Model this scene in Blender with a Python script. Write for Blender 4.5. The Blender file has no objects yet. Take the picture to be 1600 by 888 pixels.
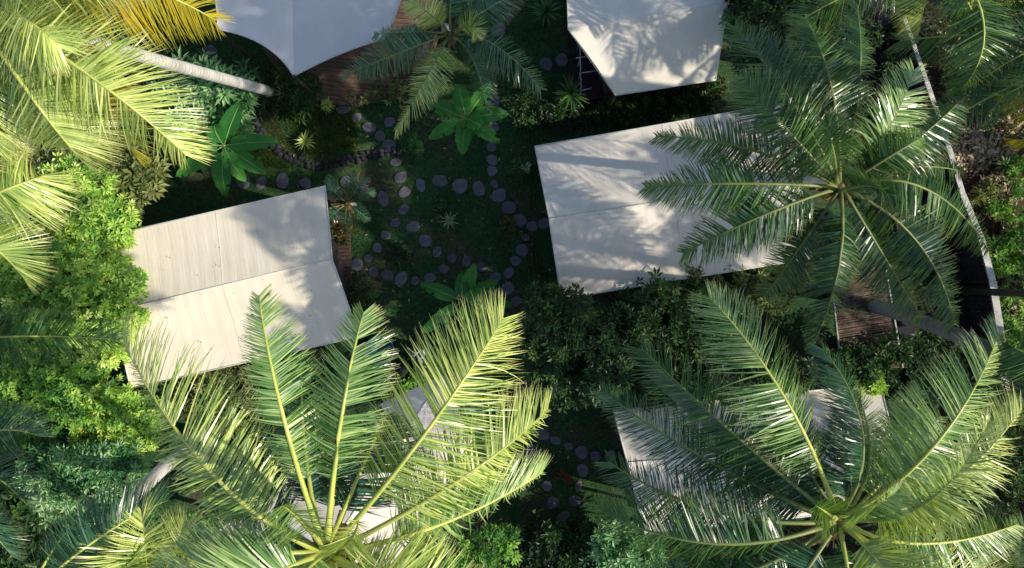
import bpy, math, random
import numpy as np
from mathutils import Vector
R = math.radians
rng = random.Random(7)
nr = np.random.default_rng(7)
S = bpy.context.scene
C = S.collection
H = 22.0; F = 1100.0

def W(px, py, z=0.0):
    """a point of the place: image position at a known real height above the ground"""
    k = (H - z) / F
    return Vector(((px - 800) * k, (444 - py) * k, z))

# ------------------------------------------------------------------ helpers
def tag(o, label=None, cat=None, group=None, kind=None):
    if label: o['label'] = label
    if cat: o['category'] = cat
    if group: o['group'] = group
    if kind: o['kind'] = kind
    return o

def thing(name, label, cat, loc, group=None, rz=0):
    o = bpy.data.objects.new(name, None); C.objects.link(o)
    o.location = loc; o.rotation_euler.z = rz; o.empty_display_size = .2
    return tag(o, label, cat, group)

class MB:
    """collects vertices/faces in world (or local) coordinates and links them as ONE mesh object"""
    def __init__(s): s.v = []; s.f = []; s.r = []; s.u = []
    def add(s, vs, fs, rnd=0.5, us=None):
        n = len(s.v)
        s.v += [tuple(v) for v in vs]
        s.f += [tuple(i + n for i in f) for f in fs]
        s.r += [rnd] * len(vs)
        s.u += (us if us is not None else [(0., 0.)] * len(vs))
    def box(s, c, size, rz=0, rnd=.5, rx=0, ry=0):
        from mathutils import Euler
        m = Euler((rx, ry, rz)).to_matrix()
        c = Vector(c); x, y, z = [a / 2 for a in size]
        vs = [c + m @ Vector((sx * x, sy * y, sz * z)) for sz in (-1, 1) for sy in (-1, 1) for sx in (-1, 1)]
        s.add(vs, [(0, 2, 3, 1), (4, 5, 7, 6), (0, 1, 5, 4), (2, 6, 7, 3), (0, 4, 6, 2), (1, 3, 7, 5)], rnd)
    def beam(s, a, b, w, h, rnd=.5):
        a = Vector(a); b = Vector(b); d = (b - a); L = d.length; d.normalize()
        up = Vector((0, 0, 1))
        if abs(d.z) > .95: up = Vector((1, 0, 0))
        sd = d.cross(up).normalized(); u = sd.cross(d)
        vs = []
        for p in (a, b):
            for i, j in ((-1, -1), (1, -1), (1, 1), (-1, 1)):
                vs.append(p + sd * (i * w / 2) + u * (j * h / 2))
        s.add(vs, [(0, 1, 2, 3), (7, 6, 5, 4), (0, 4, 5, 1), (1, 5, 6, 2), (2, 6, 7, 3), (3, 7, 4, 0)], rnd)
    def tube(s, pts, rad, n=8, rnd=.5, cap=True):
        pts = [Vector(p) for p in pts]; m = len(pts); vs = []; fs = []
        if not hasattr(rad, '__len__'): rad = [rad] * m
        ref = Vector((0.12, .99, 0.05)).normalized()
        for i, p in enumerate(pts):
            t = (pts[min(i + 1, m - 1)] - pts[max(i - 1, 0)]).normalized()
            if abs(t.dot(ref)) > .97: a = t.cross(Vector((1, 0, 0))).normalized()
            else: a = t.cross(ref).normalized()
            b = t.cross(a)
            for k in range(n):
                q = 2 * math.pi * k / n
                vs.append(p + (a * math.cos(q) + b * math.sin(q)) * rad[i])
        for i in range(m - 1):
            for k in range(n):
                fs.append((i * n + k, i * n + (k + 1) % n, (i + 1) * n + (k + 1) % n, (i + 1) * n + k))
        if cap:
            fs.append(tuple(range(n))[::-1]); fs.append(tuple((m - 1) * n + k for k in range(n)))
        s.add(vs, fs, rnd, [(k / n, i / max(1, m - 1)) for i in range(m) for k in range(n)])
    def lump(s, c, rx, ry, rz, n=7, m=5, jit=.12, rnd=.5, seed=0, rot=0):
        q = random.Random(seed); c = Vector(c); vs = []; fs = []
        vs.append(c + Vector((0, 0, -rz)))
        prof = [1 + q.uniform(-jit, jit) for _ in range(n)]
        for i in range(1, m):
            a = -math.pi / 2 + math.pi * i / m
            for k in range(n):
                b = 2 * math.pi * k / n
                j = prof[k] * (1 + q.uniform(-jit, jit) * .4)
                x = math.cos(a) * math.cos(b) * rx * j; y = math.cos(a) * math.sin(b) * ry * j
                vs.append(c + Vector((x * math.cos(rot) - y * math.sin(rot), x * math.sin(rot) + y * math.cos(rot), math.sin(a) * rz)))
        vs.append(c + Vector((0, 0, rz)))
        for k in range(n): fs.append((0, 1 + (k + 1) % n, 1 + k))
        for i in range(m - 2):
            for k in range(n):
                a = 1 + i * n
                fs.append((a + k, a + (k + 1) % n, a + n + (k + 1) % n, a + n + k))
        a = 1 + (m - 2) * n; t = len(vs) - 1
        for k in range(n): fs.append((a + k, a + (k + 1) % n, t))
        s.add(vs, fs, rnd)
    def build(s, name, mat, parent=None, smooth=False, bevel=0):
        me = bpy.data.meshes.new(name)
        off = parent.location if parent is not None else Vector((0, 0, 0))
        if parent is not None and parent.parent is not None: off = parent['_o'] if '_o' in parent else off
        o = bpy.data.objects.new(name, me)
        base = Vector((0, 0, 0))
        if parent is not None: base = ORG.get(parent.name, Vector(parent.location))
        else:
            a = np.array(s.v); base = Vector(((a[:, 0].min() + a[:, 0].max()) / 2, (a[:, 1].min() + a[:, 1].max()) / 2, a[:, 2].min()))
            o.location = base
        me.from_pydata([(v[0] - base.x, v[1] - base.y, v[2] - base.z) for v in s.v], [], s.f)
        at = me.attributes.new('rnd', 'FLOAT', 'POINT'); at.data.foreach_set('value', np.array(s.r, dtype=np.float32))
        at = me.attributes.new('uvp', 'FLOAT_VECTOR', 'POINT')
        uu = np.zeros((len(s.v), 3), dtype=np.float32); uu[:, :2] = np.array(s.u, dtype=np.float32)
        at.data.foreach_set('vector', uu.ravel())
        if mat is not None: me.materials.append(mat)
        if smooth: me.polygons.foreach_set('use_smooth', np.ones(len(me.polygons), dtype=bool))
        C.objects.link(o)
        if parent is not None: o.parent = parent
        ORG[o.name] = base
        if bevel:
            b = o.modifiers.new('b', 'BEVEL'); b.width = bevel; b.segments = 2; b.limit_method = 'ANGLE'
        return o
ORG = {}
ordn_ = ['first', 'second', 'third', 'fourth', 'fifth', 'sixth', 'seventh', 'eighth', 'ninth', 'tenth', 'eleventh', 'twelfth', 'thirteenth', 'fourteenth']

# ------------------------------------------------------------------ materials
def mat_new(name):
    m = bpy.data.materials.new(name); m.use_nodes = True
    nt = m.node_tree; nt.nodes.clear()
    return m, nt, nt.nodes, nt.links

def ramp(nd, stops):
    r = nd.new('ShaderNodeValToRGB'); e = r.color_ramp.elements
    while len(e) < len(stops): e.new(.5)
    for i, (p, c) in enumerate(stops): e[i].position = p; e[i].color = (*c, 1)
    return r

def leafmat(name, cols, trans=(.2, .3, .03), tw=.35, rough=.38, spec=.5, noise=.0, tipcol=None):
    m, nt, nd, ln = mat_new(name)
    a = nd.new('ShaderNodeAttribute'); a.attribute_name = 'rnd'
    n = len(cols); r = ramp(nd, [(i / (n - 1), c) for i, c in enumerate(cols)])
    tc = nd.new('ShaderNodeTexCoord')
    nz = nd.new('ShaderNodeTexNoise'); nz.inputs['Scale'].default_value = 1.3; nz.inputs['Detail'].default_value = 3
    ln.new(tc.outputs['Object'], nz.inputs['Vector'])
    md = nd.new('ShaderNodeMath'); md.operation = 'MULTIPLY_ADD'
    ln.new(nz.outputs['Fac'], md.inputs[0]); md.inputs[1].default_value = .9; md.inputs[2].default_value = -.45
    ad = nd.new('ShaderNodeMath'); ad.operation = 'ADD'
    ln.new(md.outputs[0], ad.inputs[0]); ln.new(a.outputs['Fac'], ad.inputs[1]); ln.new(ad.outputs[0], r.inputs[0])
    p = nd.new('ShaderNodeBsdfPrincipled'); p.inputs['Roughness'].default_value = rough
    p.inputs['Specular IOR Level'].default_value = spec
    col = r.outputs[0]
    if tipcol:
        u = nd.new('ShaderNodeAttribute'); u.attribute_name = 'uvp'
        sx = nd.new('ShaderNodeSeparateXYZ'); ln.new(u.outputs['Vector'], sx.inputs[0])
        pw = nd.new('ShaderNodeMath'); pw.operation = 'POWER'; ln.new(sx.outputs['X'], pw.inputs[0]); pw.inputs[1].default_value = 9
        mx = nd.new('ShaderNodeMix'); mx.data_type = 'RGBA'; ln.new(pw.outputs[0], mx.inputs[0]); ln.new(col, mx.inputs[6]); mx.inputs[7].default_value = (*tipcol, 1)
        col = mx.outputs[2]
    ln.new(col, p.inputs['Base Color'])
    t = nd.new('ShaderNodeBsdfTranslucent')
    mt = nd.new('ShaderNodeMix'); mt.data_type = 'RGBA'; mt.inputs[0].default_value = .6
    ln.new(col, mt.inputs[6]); mt.inputs[7].default_value = (*trans, 1); ln.new(mt.outputs[2], t.inputs['Color'])
    mx = nd.new('ShaderNodeMixShader'); mx.inputs[0].default_value = tw
    ln.new(p.outputs[0], mx.inputs[1]); ln.new(t.outputs[0], mx.inputs[2])
    o = nd.new('ShaderNodeOutputMaterial'); ln.new(mx.outputs[0], o.inputs[0])
    return m

def surf(name, c1, c2, scale=4, rough=.85, bump=.2, detail=6, stretch=(1, 1, 1), c3=None, bscale=None, spec=.3, rot=0):
    m, nt, nd, ln = mat_new(name)
    tc = nd.new('ShaderNodeTexCoord'); mp = nd.new('ShaderNodeMapping'); mp.inputs['Scale'].default_value = stretch
    mp.inputs['Rotation'].default_value = (0, 0, rot)
    ln.new(tc.outputs['Object'], mp.inputs['Vector'])
    nz = nd.new('ShaderNodeTexNoise'); nz.inputs['Scale'].default_value = scale; nz.inputs['Detail'].default_value = detail
    nz.inputs['Roughness'].default_value = .62
    ln.new(mp.outputs[0], nz.inputs['Vector'])
    st = [(.32, c1), (.68, c2)]
    if c3: st = [(.3, c1), (.5, c2), (.72, c3)]
    r = ramp(nd, st); ln.new(nz.outputs['Fac'], r.inputs[0])
    a = nd.new('ShaderNodeAttribute'); a.attribute_name = 'rnd'
    hv = nd.new('ShaderNodeHueSaturation'); ml = nd.new('ShaderNodeMath'); ml.operation = 'MULTIPLY_ADD'
    ln.new(a.outputs['Fac'], ml.inputs[0]); ml.inputs[1].default_value = .7; ml.inputs[2].default_value = .65
    ln.new(ml.outputs[0], hv.inputs['Value']); ln.new(r.outputs[0], hv.inputs['Color'])
    p = nd.new('ShaderNodeBsdfPrincipled'); p.inputs['Roughness'].default_value = rough; p.inputs['Specular IOR Level'].default_value = spec
    ln.new(hv.outputs[0], p.inputs['Base Color'])
    n2 = nd.new('ShaderNodeTexNoise'); n2.inputs['Scale'].default_value = bscale or scale * 4; n2.inputs['Detail'].default_value = 5
    ln.new(mp.outputs[0], n2.inputs['Vector'])
    b = nd.new('ShaderNodeBump'); b.inputs['Strength'].default_value = bump; b.inputs['Distance'].default_value = .05
    ln.new(n2.outputs['Fac'], b.inputs['Height']); ln.new(b.outputs[0], p.inputs['Normal'])
    o = nd.new('ShaderNodeOutputMaterial'); ln.new(p.outputs[0], o.inputs[0])
    return m

def canvas(name, ang, base=(.62, .60, .57), dirt=(.50, .475, .44), ribs=11, bump=.35, streak=.45):
    """tent cloth: weave bands across the roof, faint stains, some light through it"""
    m, nt, nd, ln = mat_new(name)
    tc = nd.new('ShaderNodeTexCoord'); mp = nd.new('ShaderNodeMapping'); mp.inputs['Rotation'].default_value = (0, 0, ang)
    ln.new(tc.outputs['Object'], mp.inputs['Vector'])
    st = nd.new('ShaderNodeMapping'); st.inputs['Scale'].default_value = (1.0, .07, .07); ln.new(mp.outputs[0], st.inputs['Vector'])
    nz = nd.new('ShaderNodeTexNoise'); nz.inputs['Scale'].default_value = ribs; nz.inputs['Detail'].default_value = 4; nz.inputs['Roughness'].default_value = .6
    ln.new(st.outputs[0], nz.inputs['Vector'])
    n2 = nd.new('ShaderNodeTexNoise'); n2.inputs['Scale'].default_value = 1.1; n2.inputs['Detail'].default_value = 7; n2.inputs['Roughness'].default_value = .6
    ln.new(mp.outputs[0], n2.inputs['Vector'])
    n3 = nd.new('ShaderNodeTexNoise'); n3.inputs['Scale'].default_value = 38; n3.inputs['Detail'].default_value = 3
    ln.new(mp.outputs[0], n3.inputs['Vector'])
    ad = nd.new('ShaderNodeMath'); ad.operation = 'MULTIPLY_ADD'; ln.new(nz.outputs['Fac'], ad.inputs[0]); ad.inputs[1].default_value = streak
    ln.new(n2.outputs['Fac'], ad.inputs[2])
    a2 = nd.new('ShaderNodeMath'); a2.operation = 'MULTIPLY_ADD'; ln.new(n3.outputs['Fac'], a2.inputs[0]); a2.inputs[1].default_value = .15; ln.new(ad.outputs[0], a2.inputs[2])
    r = ramp(nd, [(.35 + streak * .5, dirt), (.72 + streak * .5, base)]); ln.new(a2.outputs[0], r.inputs[0])
    p = nd.new('ShaderNodeBsdfPrincipled'); p.inputs['Roughness'].default_value = .8; p.inputs['Specular IOR Level'].default_value = .25
    ln.new(r.outputs[0], p.inputs['Base Color'])
    b = nd.new('ShaderNodeBump'); b.inputs['Strength'].default_value = bump; b.inputs['Distance'].default_value = .06
    ln.new(nz.outputs['Fac'], b.inputs['Height']); ln.new(b.outputs[0], p.inputs['Normal'])
    t = nd.new('ShaderNodeBsdfTranslucent'); t.inputs['Color'].default_value = (.5, .45, .38, 1)
    mx = nd.new('ShaderNodeMixShader'); mx.inputs[0].default_value = .08; ln.new(p.outputs[0], mx.inputs[1]); ln.new(t.outputs[0], mx.inputs[2])
    o = nd.new('ShaderNodeOutputMaterial'); ln.new(mx.outputs[0], o.inputs[0])
    return m

M = {}
TC = (.30, .22, .09)
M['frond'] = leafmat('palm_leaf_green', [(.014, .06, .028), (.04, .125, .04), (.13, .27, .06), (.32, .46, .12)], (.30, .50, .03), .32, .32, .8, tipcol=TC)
M['frond_dark'] = leafmat('palm_leaf_green_shaded', [(.014, .050, .026), (.030, .092, .038), (.075, .17, .05), (.18, .28, .08)], (.24, .48, .03), .26, .30, .8, tipcol=TC)  # leaf copy darkened in place of shade missing on the upper right crown
M['frond_yel'] = leafmat('palm_leaf_yellow_sunlit', [(.09, .21, .04), (.36, .50, .13), (.74, .80, .24), (.92, .91, .40)], (.9, 1.0, .05), .22, .32, 1.0, tipcol=(.6, .5, .25))  # yellow leaf copy with sun glare put into its pale tones
M['frond_mid'] = leafmat('palm_leaf_green_sunlit', [(.03, .11, .03), (.18, .35, .10), (.52, .66, .26), (.80, .84, .42)], (.7, 1., .05), .22, .30, 1.0, tipcol=(.5, .42, .2))  # pale green leaf copy; sunlight on the bright fronds is in the colour
M['frond_teal'] = leafmat('palm_leaf_teal_shaded', [(.014, .060, .042), (.034, .12, .068), (.085, .21, .085), (.20, .33, .13)], (.22, .5, .06), .28, .26, 1.0, tipcol=TC)  # blue-green leaf copy; shade on turned-away fronds is in the colour
M['frond_gold'] = leafmat('palm_leaf_gold', [(.25, .30, .04), (.50, .46, .05), (.66, .56, .06), (.62, .44, .05)], (1., .85, .05), .45, .4, .7)
M['frond_dry'] = leafmat('palm_leaf_dry', [(.10, .065, .03), (.2, .14, .07), (.34, .26, .15)], (.3, .2, .06), .25, .7, .2)
M['rachis'] = surf('palm_stalk', (.34, .42, .08), (.55, .56, .14), 3, .4, .05, spec=.5)
M['rachis_dk'] = surf('palm_stalk_dark', (.12, .17, .05), (.22, .24, .07), 3, .5, .05, spec=.5)
M['bark'] = surf('palm_bark_sunlit', (.62, .60, .57), (.86, .84, .80), 3, .9, .5, stretch=(1, 1, 6), bscale=14)  # whitened bark: sun on the left-hand trunks is put into the colour
M['bark_shade'] = surf('palm_bark_shaded', (.14, .14, .15), (.28, .28, .30), 3, .9, .5, stretch=(1, 1, 6), bscale=14)  # darker copy of the bark, with shade of the right-hand trunks put in
def bark_rings(m, amt=.72):
    nt = m.node_tree; nd = nt.nodes; ln = nt.links
    a = nd.new('ShaderNodeAttribute'); a.attribute_name = 'uvp'; sx = nd.new('ShaderNodeSeparateXYZ'); ln.new(a.outputs['Vector'], sx.inputs[0])
    tc = nd.new('ShaderNodeTexCoord'); nz = nd.new('ShaderNodeTexNoise'); nz.inputs['Scale'].default_value = 3; nz.inputs['Detail'].default_value = 5; ln.new(tc.outputs['Object'], nz.inputs['Vector'])
    k = nd.new('ShaderNodeMath'); k.operation = 'MULTIPLY_ADD'; ln.new(sx.outputs['Y'], k.inputs[0]); k.inputs[1].default_value = 520; 
    k2 = nd.new('ShaderNodeMath'); k2.operation = 'MULTIPLY'; ln.new(nz.outputs['Fac'], k2.inputs[0]); k2.inputs[1].default_value = 9; ln.new(k2.outputs[0], k.inputs[2])
    sn = nd.new('ShaderNodeMath'); sn.operation = 'SINE'; ln.new(k.outputs[0], sn.inputs[0])
    r = ramp(nd, [(0, (amt,) * 3), (.35, (.95,) * 3)]); mr = nd.new('ShaderNodeMapRange'); mr.inputs['From Min'].default_value = -1; ln.new(sn.outputs[0], mr.inputs[0]); ln.new(mr.outputs[0], r.inputs[0])
    n2 = nd.new('ShaderNodeTexNoise'); n2.inputs['Scale'].default_value = 1.6; n2.inputs['Detail'].default_value = 8; ln.new(tc.outputs['Object'], n2.inputs['Vector'])
    r2 = ramp(nd, [(.35, (.72, .72, .68)), (.6, (1, 1, 1))]); ln.new(n2.outputs['Fac'], r2.inputs[0])
    p = [n for n in nd if n.type == 'BSDF_PRINCIPLED'][0]; src = p.inputs['Base Color'].links[0].from_socket
    for q in (r, r2):
        mx = nd.new('ShaderNodeMix'); mx.data_type = 'RGBA'; mx.blend_type = 'MULTIPLY'; mx.inputs[0].default_value = 1
        ln.new(src, mx.inputs[6]); ln.new(q.outputs[0], mx.inputs[7]); src = mx.outputs[2]
    ln.new(src, p.inputs['Base Color'])
bark_rings(M['bark']); bark_rings(M['bark_shade'])
M['bark_dk'] = surf('tree_bark', (.05, .04, .03), (.12, .095, .07), 5, .9, .5, stretch=(1, 1, .3))
M['fibre'] = surf('palm_fibre', (.10, .065, .035), (.30, .21, .12), 9, .95, .6)
M['coco'] = surf('coconut_husk', (.30, .17, .03), (.55, .36, .05), 4, .5, .1, spec=.5)
M['tree'] = leafmat('leaf_mid', [(.020, .09, .03), (.10, .28, .05), (.28, .52, .09), (.52, .72, .16)], (.4, .7, .02), .3, .5, .4)
M['tree_lime'] = leafmat('leaf_lime', [(.04, .16, .04), (.26, .50, .08), (.60, .80, .17), (.86, .94, .34)], (.85, 1.0, .10), .33, .5, .5)
M['tree_olive'] = leafmat('leaf_olive', [(.06, .09, .025), (.13, .18, .05), (.26, .30, .10), (.4, .42, .18)], (.3, .35, .05), .35, .55, .35)
M['tree_blue'] = leafmat('leaf_silver', [(.05, .18, .07), (.21, .45, .17), (.44, .66, .32), (.68, .82, .50)], (.2, .42, .10), .32, .42, .5)
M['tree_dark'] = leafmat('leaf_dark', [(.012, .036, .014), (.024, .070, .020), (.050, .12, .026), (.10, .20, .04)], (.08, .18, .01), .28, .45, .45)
M['croton'] = leafmat('leaf_croton', [(.03, .045, .012), (.07, .08, .015), (.20, .15, .02), (.16, .05, .015)], (.3, .2, .02), .3, .4, .5)
M['banana'] = leafmat('leaf_banana', [(.03, .15, .035), (.06, .27, .04), (.13, .40, .06)], (.16, .65, .03), .38, .48, .35)
M['banana_rib'] = surf('banana_rib', (.10, .22, .06), (.18, .32, .09), 5, .5, .05)
M['pale'] = leafmat('leaf_pale', [(.20, .30, .17), (.32, .42, .25), (.42, .5, .33)], (.5, .6, .3), .25, .45, .4)
M['litter'] = leafmat('dry_leaf', [(.12, .07, .04), (.32, .22, .13), (.58, .46, .33), (.75, .68, .55)], (.3, .2, .1), .12, .8, .2)  # tones raised in place of sun on the ground beyond the fence
M['red'] = leafmat('petal_red', [(.25, .008, .01), (.45, .02, .02)], (.5, .03, .02), .2, .5, .3)
M['grass'] = leafmat('grass_blade', [(.016, .055, .020), (.034, .095, .024), (.07, .15, .026), (.18, .26, .04)], (.08, .13, .01), .3, .6, .2)
M['stone'] = surf('flagstone', (.10, .10, .122), (.165, .165, .195), 5, .9, .35, spec=.2)
M['rock'] = surf('lava_rock', (.012, .012, .02), (.05, .05, .065), 6, .9, .6, spec=.3)
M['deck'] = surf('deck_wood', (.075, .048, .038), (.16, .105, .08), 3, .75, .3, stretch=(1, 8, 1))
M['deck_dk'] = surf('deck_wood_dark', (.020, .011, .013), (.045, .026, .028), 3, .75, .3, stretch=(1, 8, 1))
M['gwood'] = surf('grey_board', (.030, .026, .030), (.065, .055, .055), 4, .85, .4, stretch=(1, 1, 9))
M['slat'] = surf('bamboo_slat', (.03, .018, .013), (.17, .115, .085), 6, .8, .4)
M['white'] = surf('white_cap', (.26, .25, .23), (.70, .69, .66), 3, .7, .15)
M['concrete_shaded'] = surf('concrete_shaded', (.016, .016, .022), (.032, .031, .038), 4, .9, .3)  # near black: palm shade over the fence path is put into the colour
M['pole'] = surf('tent_pole', (.05, .035, .025), (.10, .07, .05), 4, .6, .2)
M['wall'] = surf('tent_wall', (.05, .045, .04), (.09, .08, .07), 4, .85, .2, stretch=(6, 6, 1))
M['canv_seam'] = surf('seam_tape', (.6, .57, .53), (.7, .67, .63), 9, .85, .1)
M['rope'] = surf('edge_binding', (.035, .03, .03), (.07, .06, .055), 9, .8, .2)
M['hem'] = surf('pale_hem', (.55, .53, .5), (.7, .68, .64), 9, .8, .1)
M['steel'] = surf('steel', (.35, .36, .38), (.5, .5, .52), 6, .35, .05, spec=.8)
def plain(name, col, rough=.4, metal=0, coat=0):
    m = surf(name, tuple(c * .8 for c in col), col, 8, rough, .03, spec=.5)
    p = [n for n in m.node_tree.nodes if n.type == 'BSDF_PRINCIPLED'][0]
    p.inputs['Metallic'].default_value = metal; p.inputs['Coat Weight'].default_value = coat
    return m
M['bluepaint'] = plain('blue_paint', (.012, .022, .11), .25, 0, .6)
M['black'] = plain('black_plastic', (.012, .012, .014), .45)
M['rubber'] = plain('rubber', (.015, .015, .015), .8)
M['teal'] = plain('teal_plastic', (.01, .13, .19), .35)
M['stripe'] = plain('white_stripe', (.6, .62, .66), .4)

# ground: mossy lawn over dark soil, paler dry soil towards the right
def ground_mat():
    m, nt, nd, ln = mat_new('ground_soil_lawn')
    tc = nd.new('ShaderNodeTexCoord')
    a = nd.new('ShaderNodeTexNoise'); a.inputs['Scale'].default_value = .55; a.inputs['Detail'].default_value = 8; a.inputs['Roughness'].default_value = .65
    b = nd.new('ShaderNodeTexNoise'); b.inputs['Scale'].default_value = 9; b.inputs['Detail'].default_value = 8; b.inputs['Roughness'].default_value = .7
    for n in (a, b): ln.new(tc.outputs['Object'], n.inputs['Vector'])
    r1 = ramp(nd, [(.3, (.022, .055, .028)), (.5, (.042, .10, .038)), (.66, (.10, .085, .060))]); ln.new(a.outputs['Fac'], r1.inputs[0])
    r2 = ramp(nd, [(.3, (.35, .35, .35)), (.7, (1.5, 1.5, 1.5))]); ln.new(b.outputs['Fac'], r2.inputs[0])
    mx = nd.new('ShaderNodeMix'); mx.data_type = 'RGBA'; mx.blend_type = 'MULTIPLY'; mx.inputs[0].default_value = 1
    ln.new(r1.outputs[0], mx.inputs[6]); ln.new(r2.outputs[0], mx.inputs[7])
    # dry soil beyond the boundary fence (x > 12.5)
    sx = nd.new('ShaderNodeSeparateXYZ'); ln.new(tc.outputs['Object'], sx.inputs[0])
    md = nd.new('ShaderNodeMapRange'); md.inputs['From Min'].default_value = 12.3; md.inputs['From Max'].default_value = 13.3; ln.new(sx.outputs['X'], md.inputs[0])
    r3 = ramp(nd, [(.3, (.035, .025, .016)), (.55, (.085, .06, .04)), (.75, (.15, .115, .08))]); ln.new(b.outputs['Fac'], r3.inputs[0])
    m2 = nd.new('ShaderNodeMix'); m2.data_type = 'RGBA'; ln.new(md.outputs[0], m2.inputs[0]); ln.new(mx.outputs[2], m2.inputs[6]); ln.new(r3.outputs[0], m2.inputs[7])
    p = nd.new('ShaderNodeBsdfPrincipled'); p.inputs['Roughness'].default_value = 1; p.inputs['Specular IOR Level'].default_value = .1
    ln.new(m2.outputs[2], p.inputs['Base Color'])
    bp = nd.new('ShaderNodeBump'); bp.inputs['Strength'].default_value = .6; bp.inputs['Distance'].default_value = .08
    ln.new(b.outputs['Fac'], bp.inputs['Height']); ln.new(bp.outputs[0], p.inputs['Normal'])
    o = nd.new('ShaderNodeOutputMaterial'); ln.new(p.outputs[0], o.inputs[0])
    return m

g = MB()
N = 60; ext = 150
vs = []; fs = []
for j in range(N + 1):
    for i in range(N + 1):
        f = lambda q: ext * (abs(q) ** 1.8) * (1 if q > 0 else -1)
        x = f(i / N * 2 - 1); y = f(j / N * 2 - 1)
        vs.append((x, y, 0))
for j in range(N):
    for i in range(N):
        a = j * (N + 1) + i; fs.append((a, a + 1, a + N + 2, a + N + 1))
g.add(vs, fs)
tag(g.build('ground', ground_mat()), kind='structure')

# ------------------------------------------------------------------ palms
def bez(p0, p1, p2, t):
    # passes through p1 at t=.5
    c = p1 * 2 - (p0 + p2) / 2
    return p0 * (1 - t) ** 2 + c * (2 * t * (1 - t)) + p2 * t * t

def make_frond(palm, p0, p1, p2, LL=.85, n=80, v=-12, droop=.35, roll=0., mat='frond', bare=.16, rmat='rachis', width=.034, seed=0, rr=.040, tip=.45, sl=1., sr=1., dense=2.3, thin=.62):
    q = random.Random(seed); n = int(n * dense); width = width * thin
    m = MB(); side_gap = q.uniform(.0, 1)
    ph = q.uniform(0, 6.28)
    gaps = [q.uniform(.3, .95) for _ in range(3)]
    for sgn in (-1, 1):
        for i in range(n):
            s = bare + (1 - bare) * (i + q.uniform(-.3, .3)) / (n - 1)
            s = min(max(s, bare * .9), .995)
            if any(abs(s - g_) < .010 + .01 * sgn * math.sin(g_ * 40) for g_ in gaps): continue
            P = bez(p0, p1, p2, s); T = (bez(p0, p1, p2, min(1, s + .02)) - bez(p0, p1, p2, s - .02)).normalized()
            up = Vector((0, 0, 1)) - T * T.z
            if up.length < .3: up = Vector((T.x, T.y, 0)) * -1 + up
            up.normalize()
            sd = T.cross(up).normalized()
            ro = roll + .25 * math.sin(ph + s * 5)
            up2 = up * math.cos(ro) + sd * math.sin(ro); sd2 = sd * math.cos(ro) - up * math.sin(ro)
            u = max(0., (s - bare) / (1 - bare))
            ln_ = LL * (.6 + .4 * math.sin(min(1, u * 3) * math.pi / 2)) * (1 - (1 - tip) * max(0, (u - .35) / .65) ** 2.4) * (sr if sgn > 0 else sl)
            ln_ *= q.uniform(.86, 1.06)
            if q.random() < .03: ln_ *= q.uniform(.4, .8)
            ang = R(76 - 46 * u ** 2.0 + q.gauss(0, 2.2))
            vv = R(v + q.gauss(0, 6))
            D = T * math.cos(ang) + (sd2 * sgn * math.cos(vv) + up2 * math.sin(vv)) * math.sin(ang)
            D.normalize()
            wv = (T - D * T.dot(D)).normalized()
            nn = D.cross(wv)
            tw = q.gauss(0, .35) + .35
            wv = wv * math.cos(tw) + nn * math.sin(tw) * sgn
            hw = width * (.6 + .4 * math.sin(math.pi * min(1, u * 1.3 + .15))) * .5
            dr = droop * q.uniform(.7, 1.3)
            K = 4; pts = []; pos = P + D * .01; d = D.copy()
            bend = q.gauss(0, .05)
            for k in range(K + 1):
                w = hw * (1.0, 1.2, 1.05, .75, .12)[k]
                pts.append(pos - wv * w); pts.append(pos + wv * w)
                d = (d + Vector((0, 0, -1)) * dr * (.15 + .25 * k) / K * 1.6 + T * bend).normalized()
                pos = pos + d * (ln_ / K)
            m.add(pts, [(2 * k, 2 * k + 1, 2 * k + 3, 2 * k + 2) for k in range(K)], min(1, max(0, .42 + q.gauss(0, .18) + .25 * (u - .5))),
                  [(k // 2 / K, u) for k in range(2 * (K + 1))])
    fo = m.build('frond', M[mat], palm)
    m = MB(); K = 14
    m.tube([bez(p0, p1, p2, k / K) - Vector((0, 0, .01)) for k in range(K + 1)], [rr * (1.5 if k == 0 else 1.25 if k == 1 else 1) * (1 - .82 * k / K) + .003 for k in range(K + 1)], 6, .3 + .5 * q.random())
    m.build('midrib', M[rmat], fo, smooth=True)
    return fo

def make_trunk(palm, base, top, r0=.17, r1=.12, bow=(0, 0), mat='bark'):
    m = MB(); K = 46; pts = []; rad = []
    base = Vector(base); top = Vector(top)
    for k in range(K + 1):
        t = k / K
        p = base.lerp(top, t) + Vector((bow[0], bow[1], 0)) * math.sin(math.pi * t)
        pts.append(p); rad.append((r0 + (r1 - r0) * min(1, t * 1.4)) * (1.35 if k == 0 else 1.15 if k == 1 else 1) * (1.0 + .05 * (k % 2)))
    m.tube(pts, rad, 12, .5)
    m.build('trunk', M[mat], palm, smooth=True)

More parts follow.
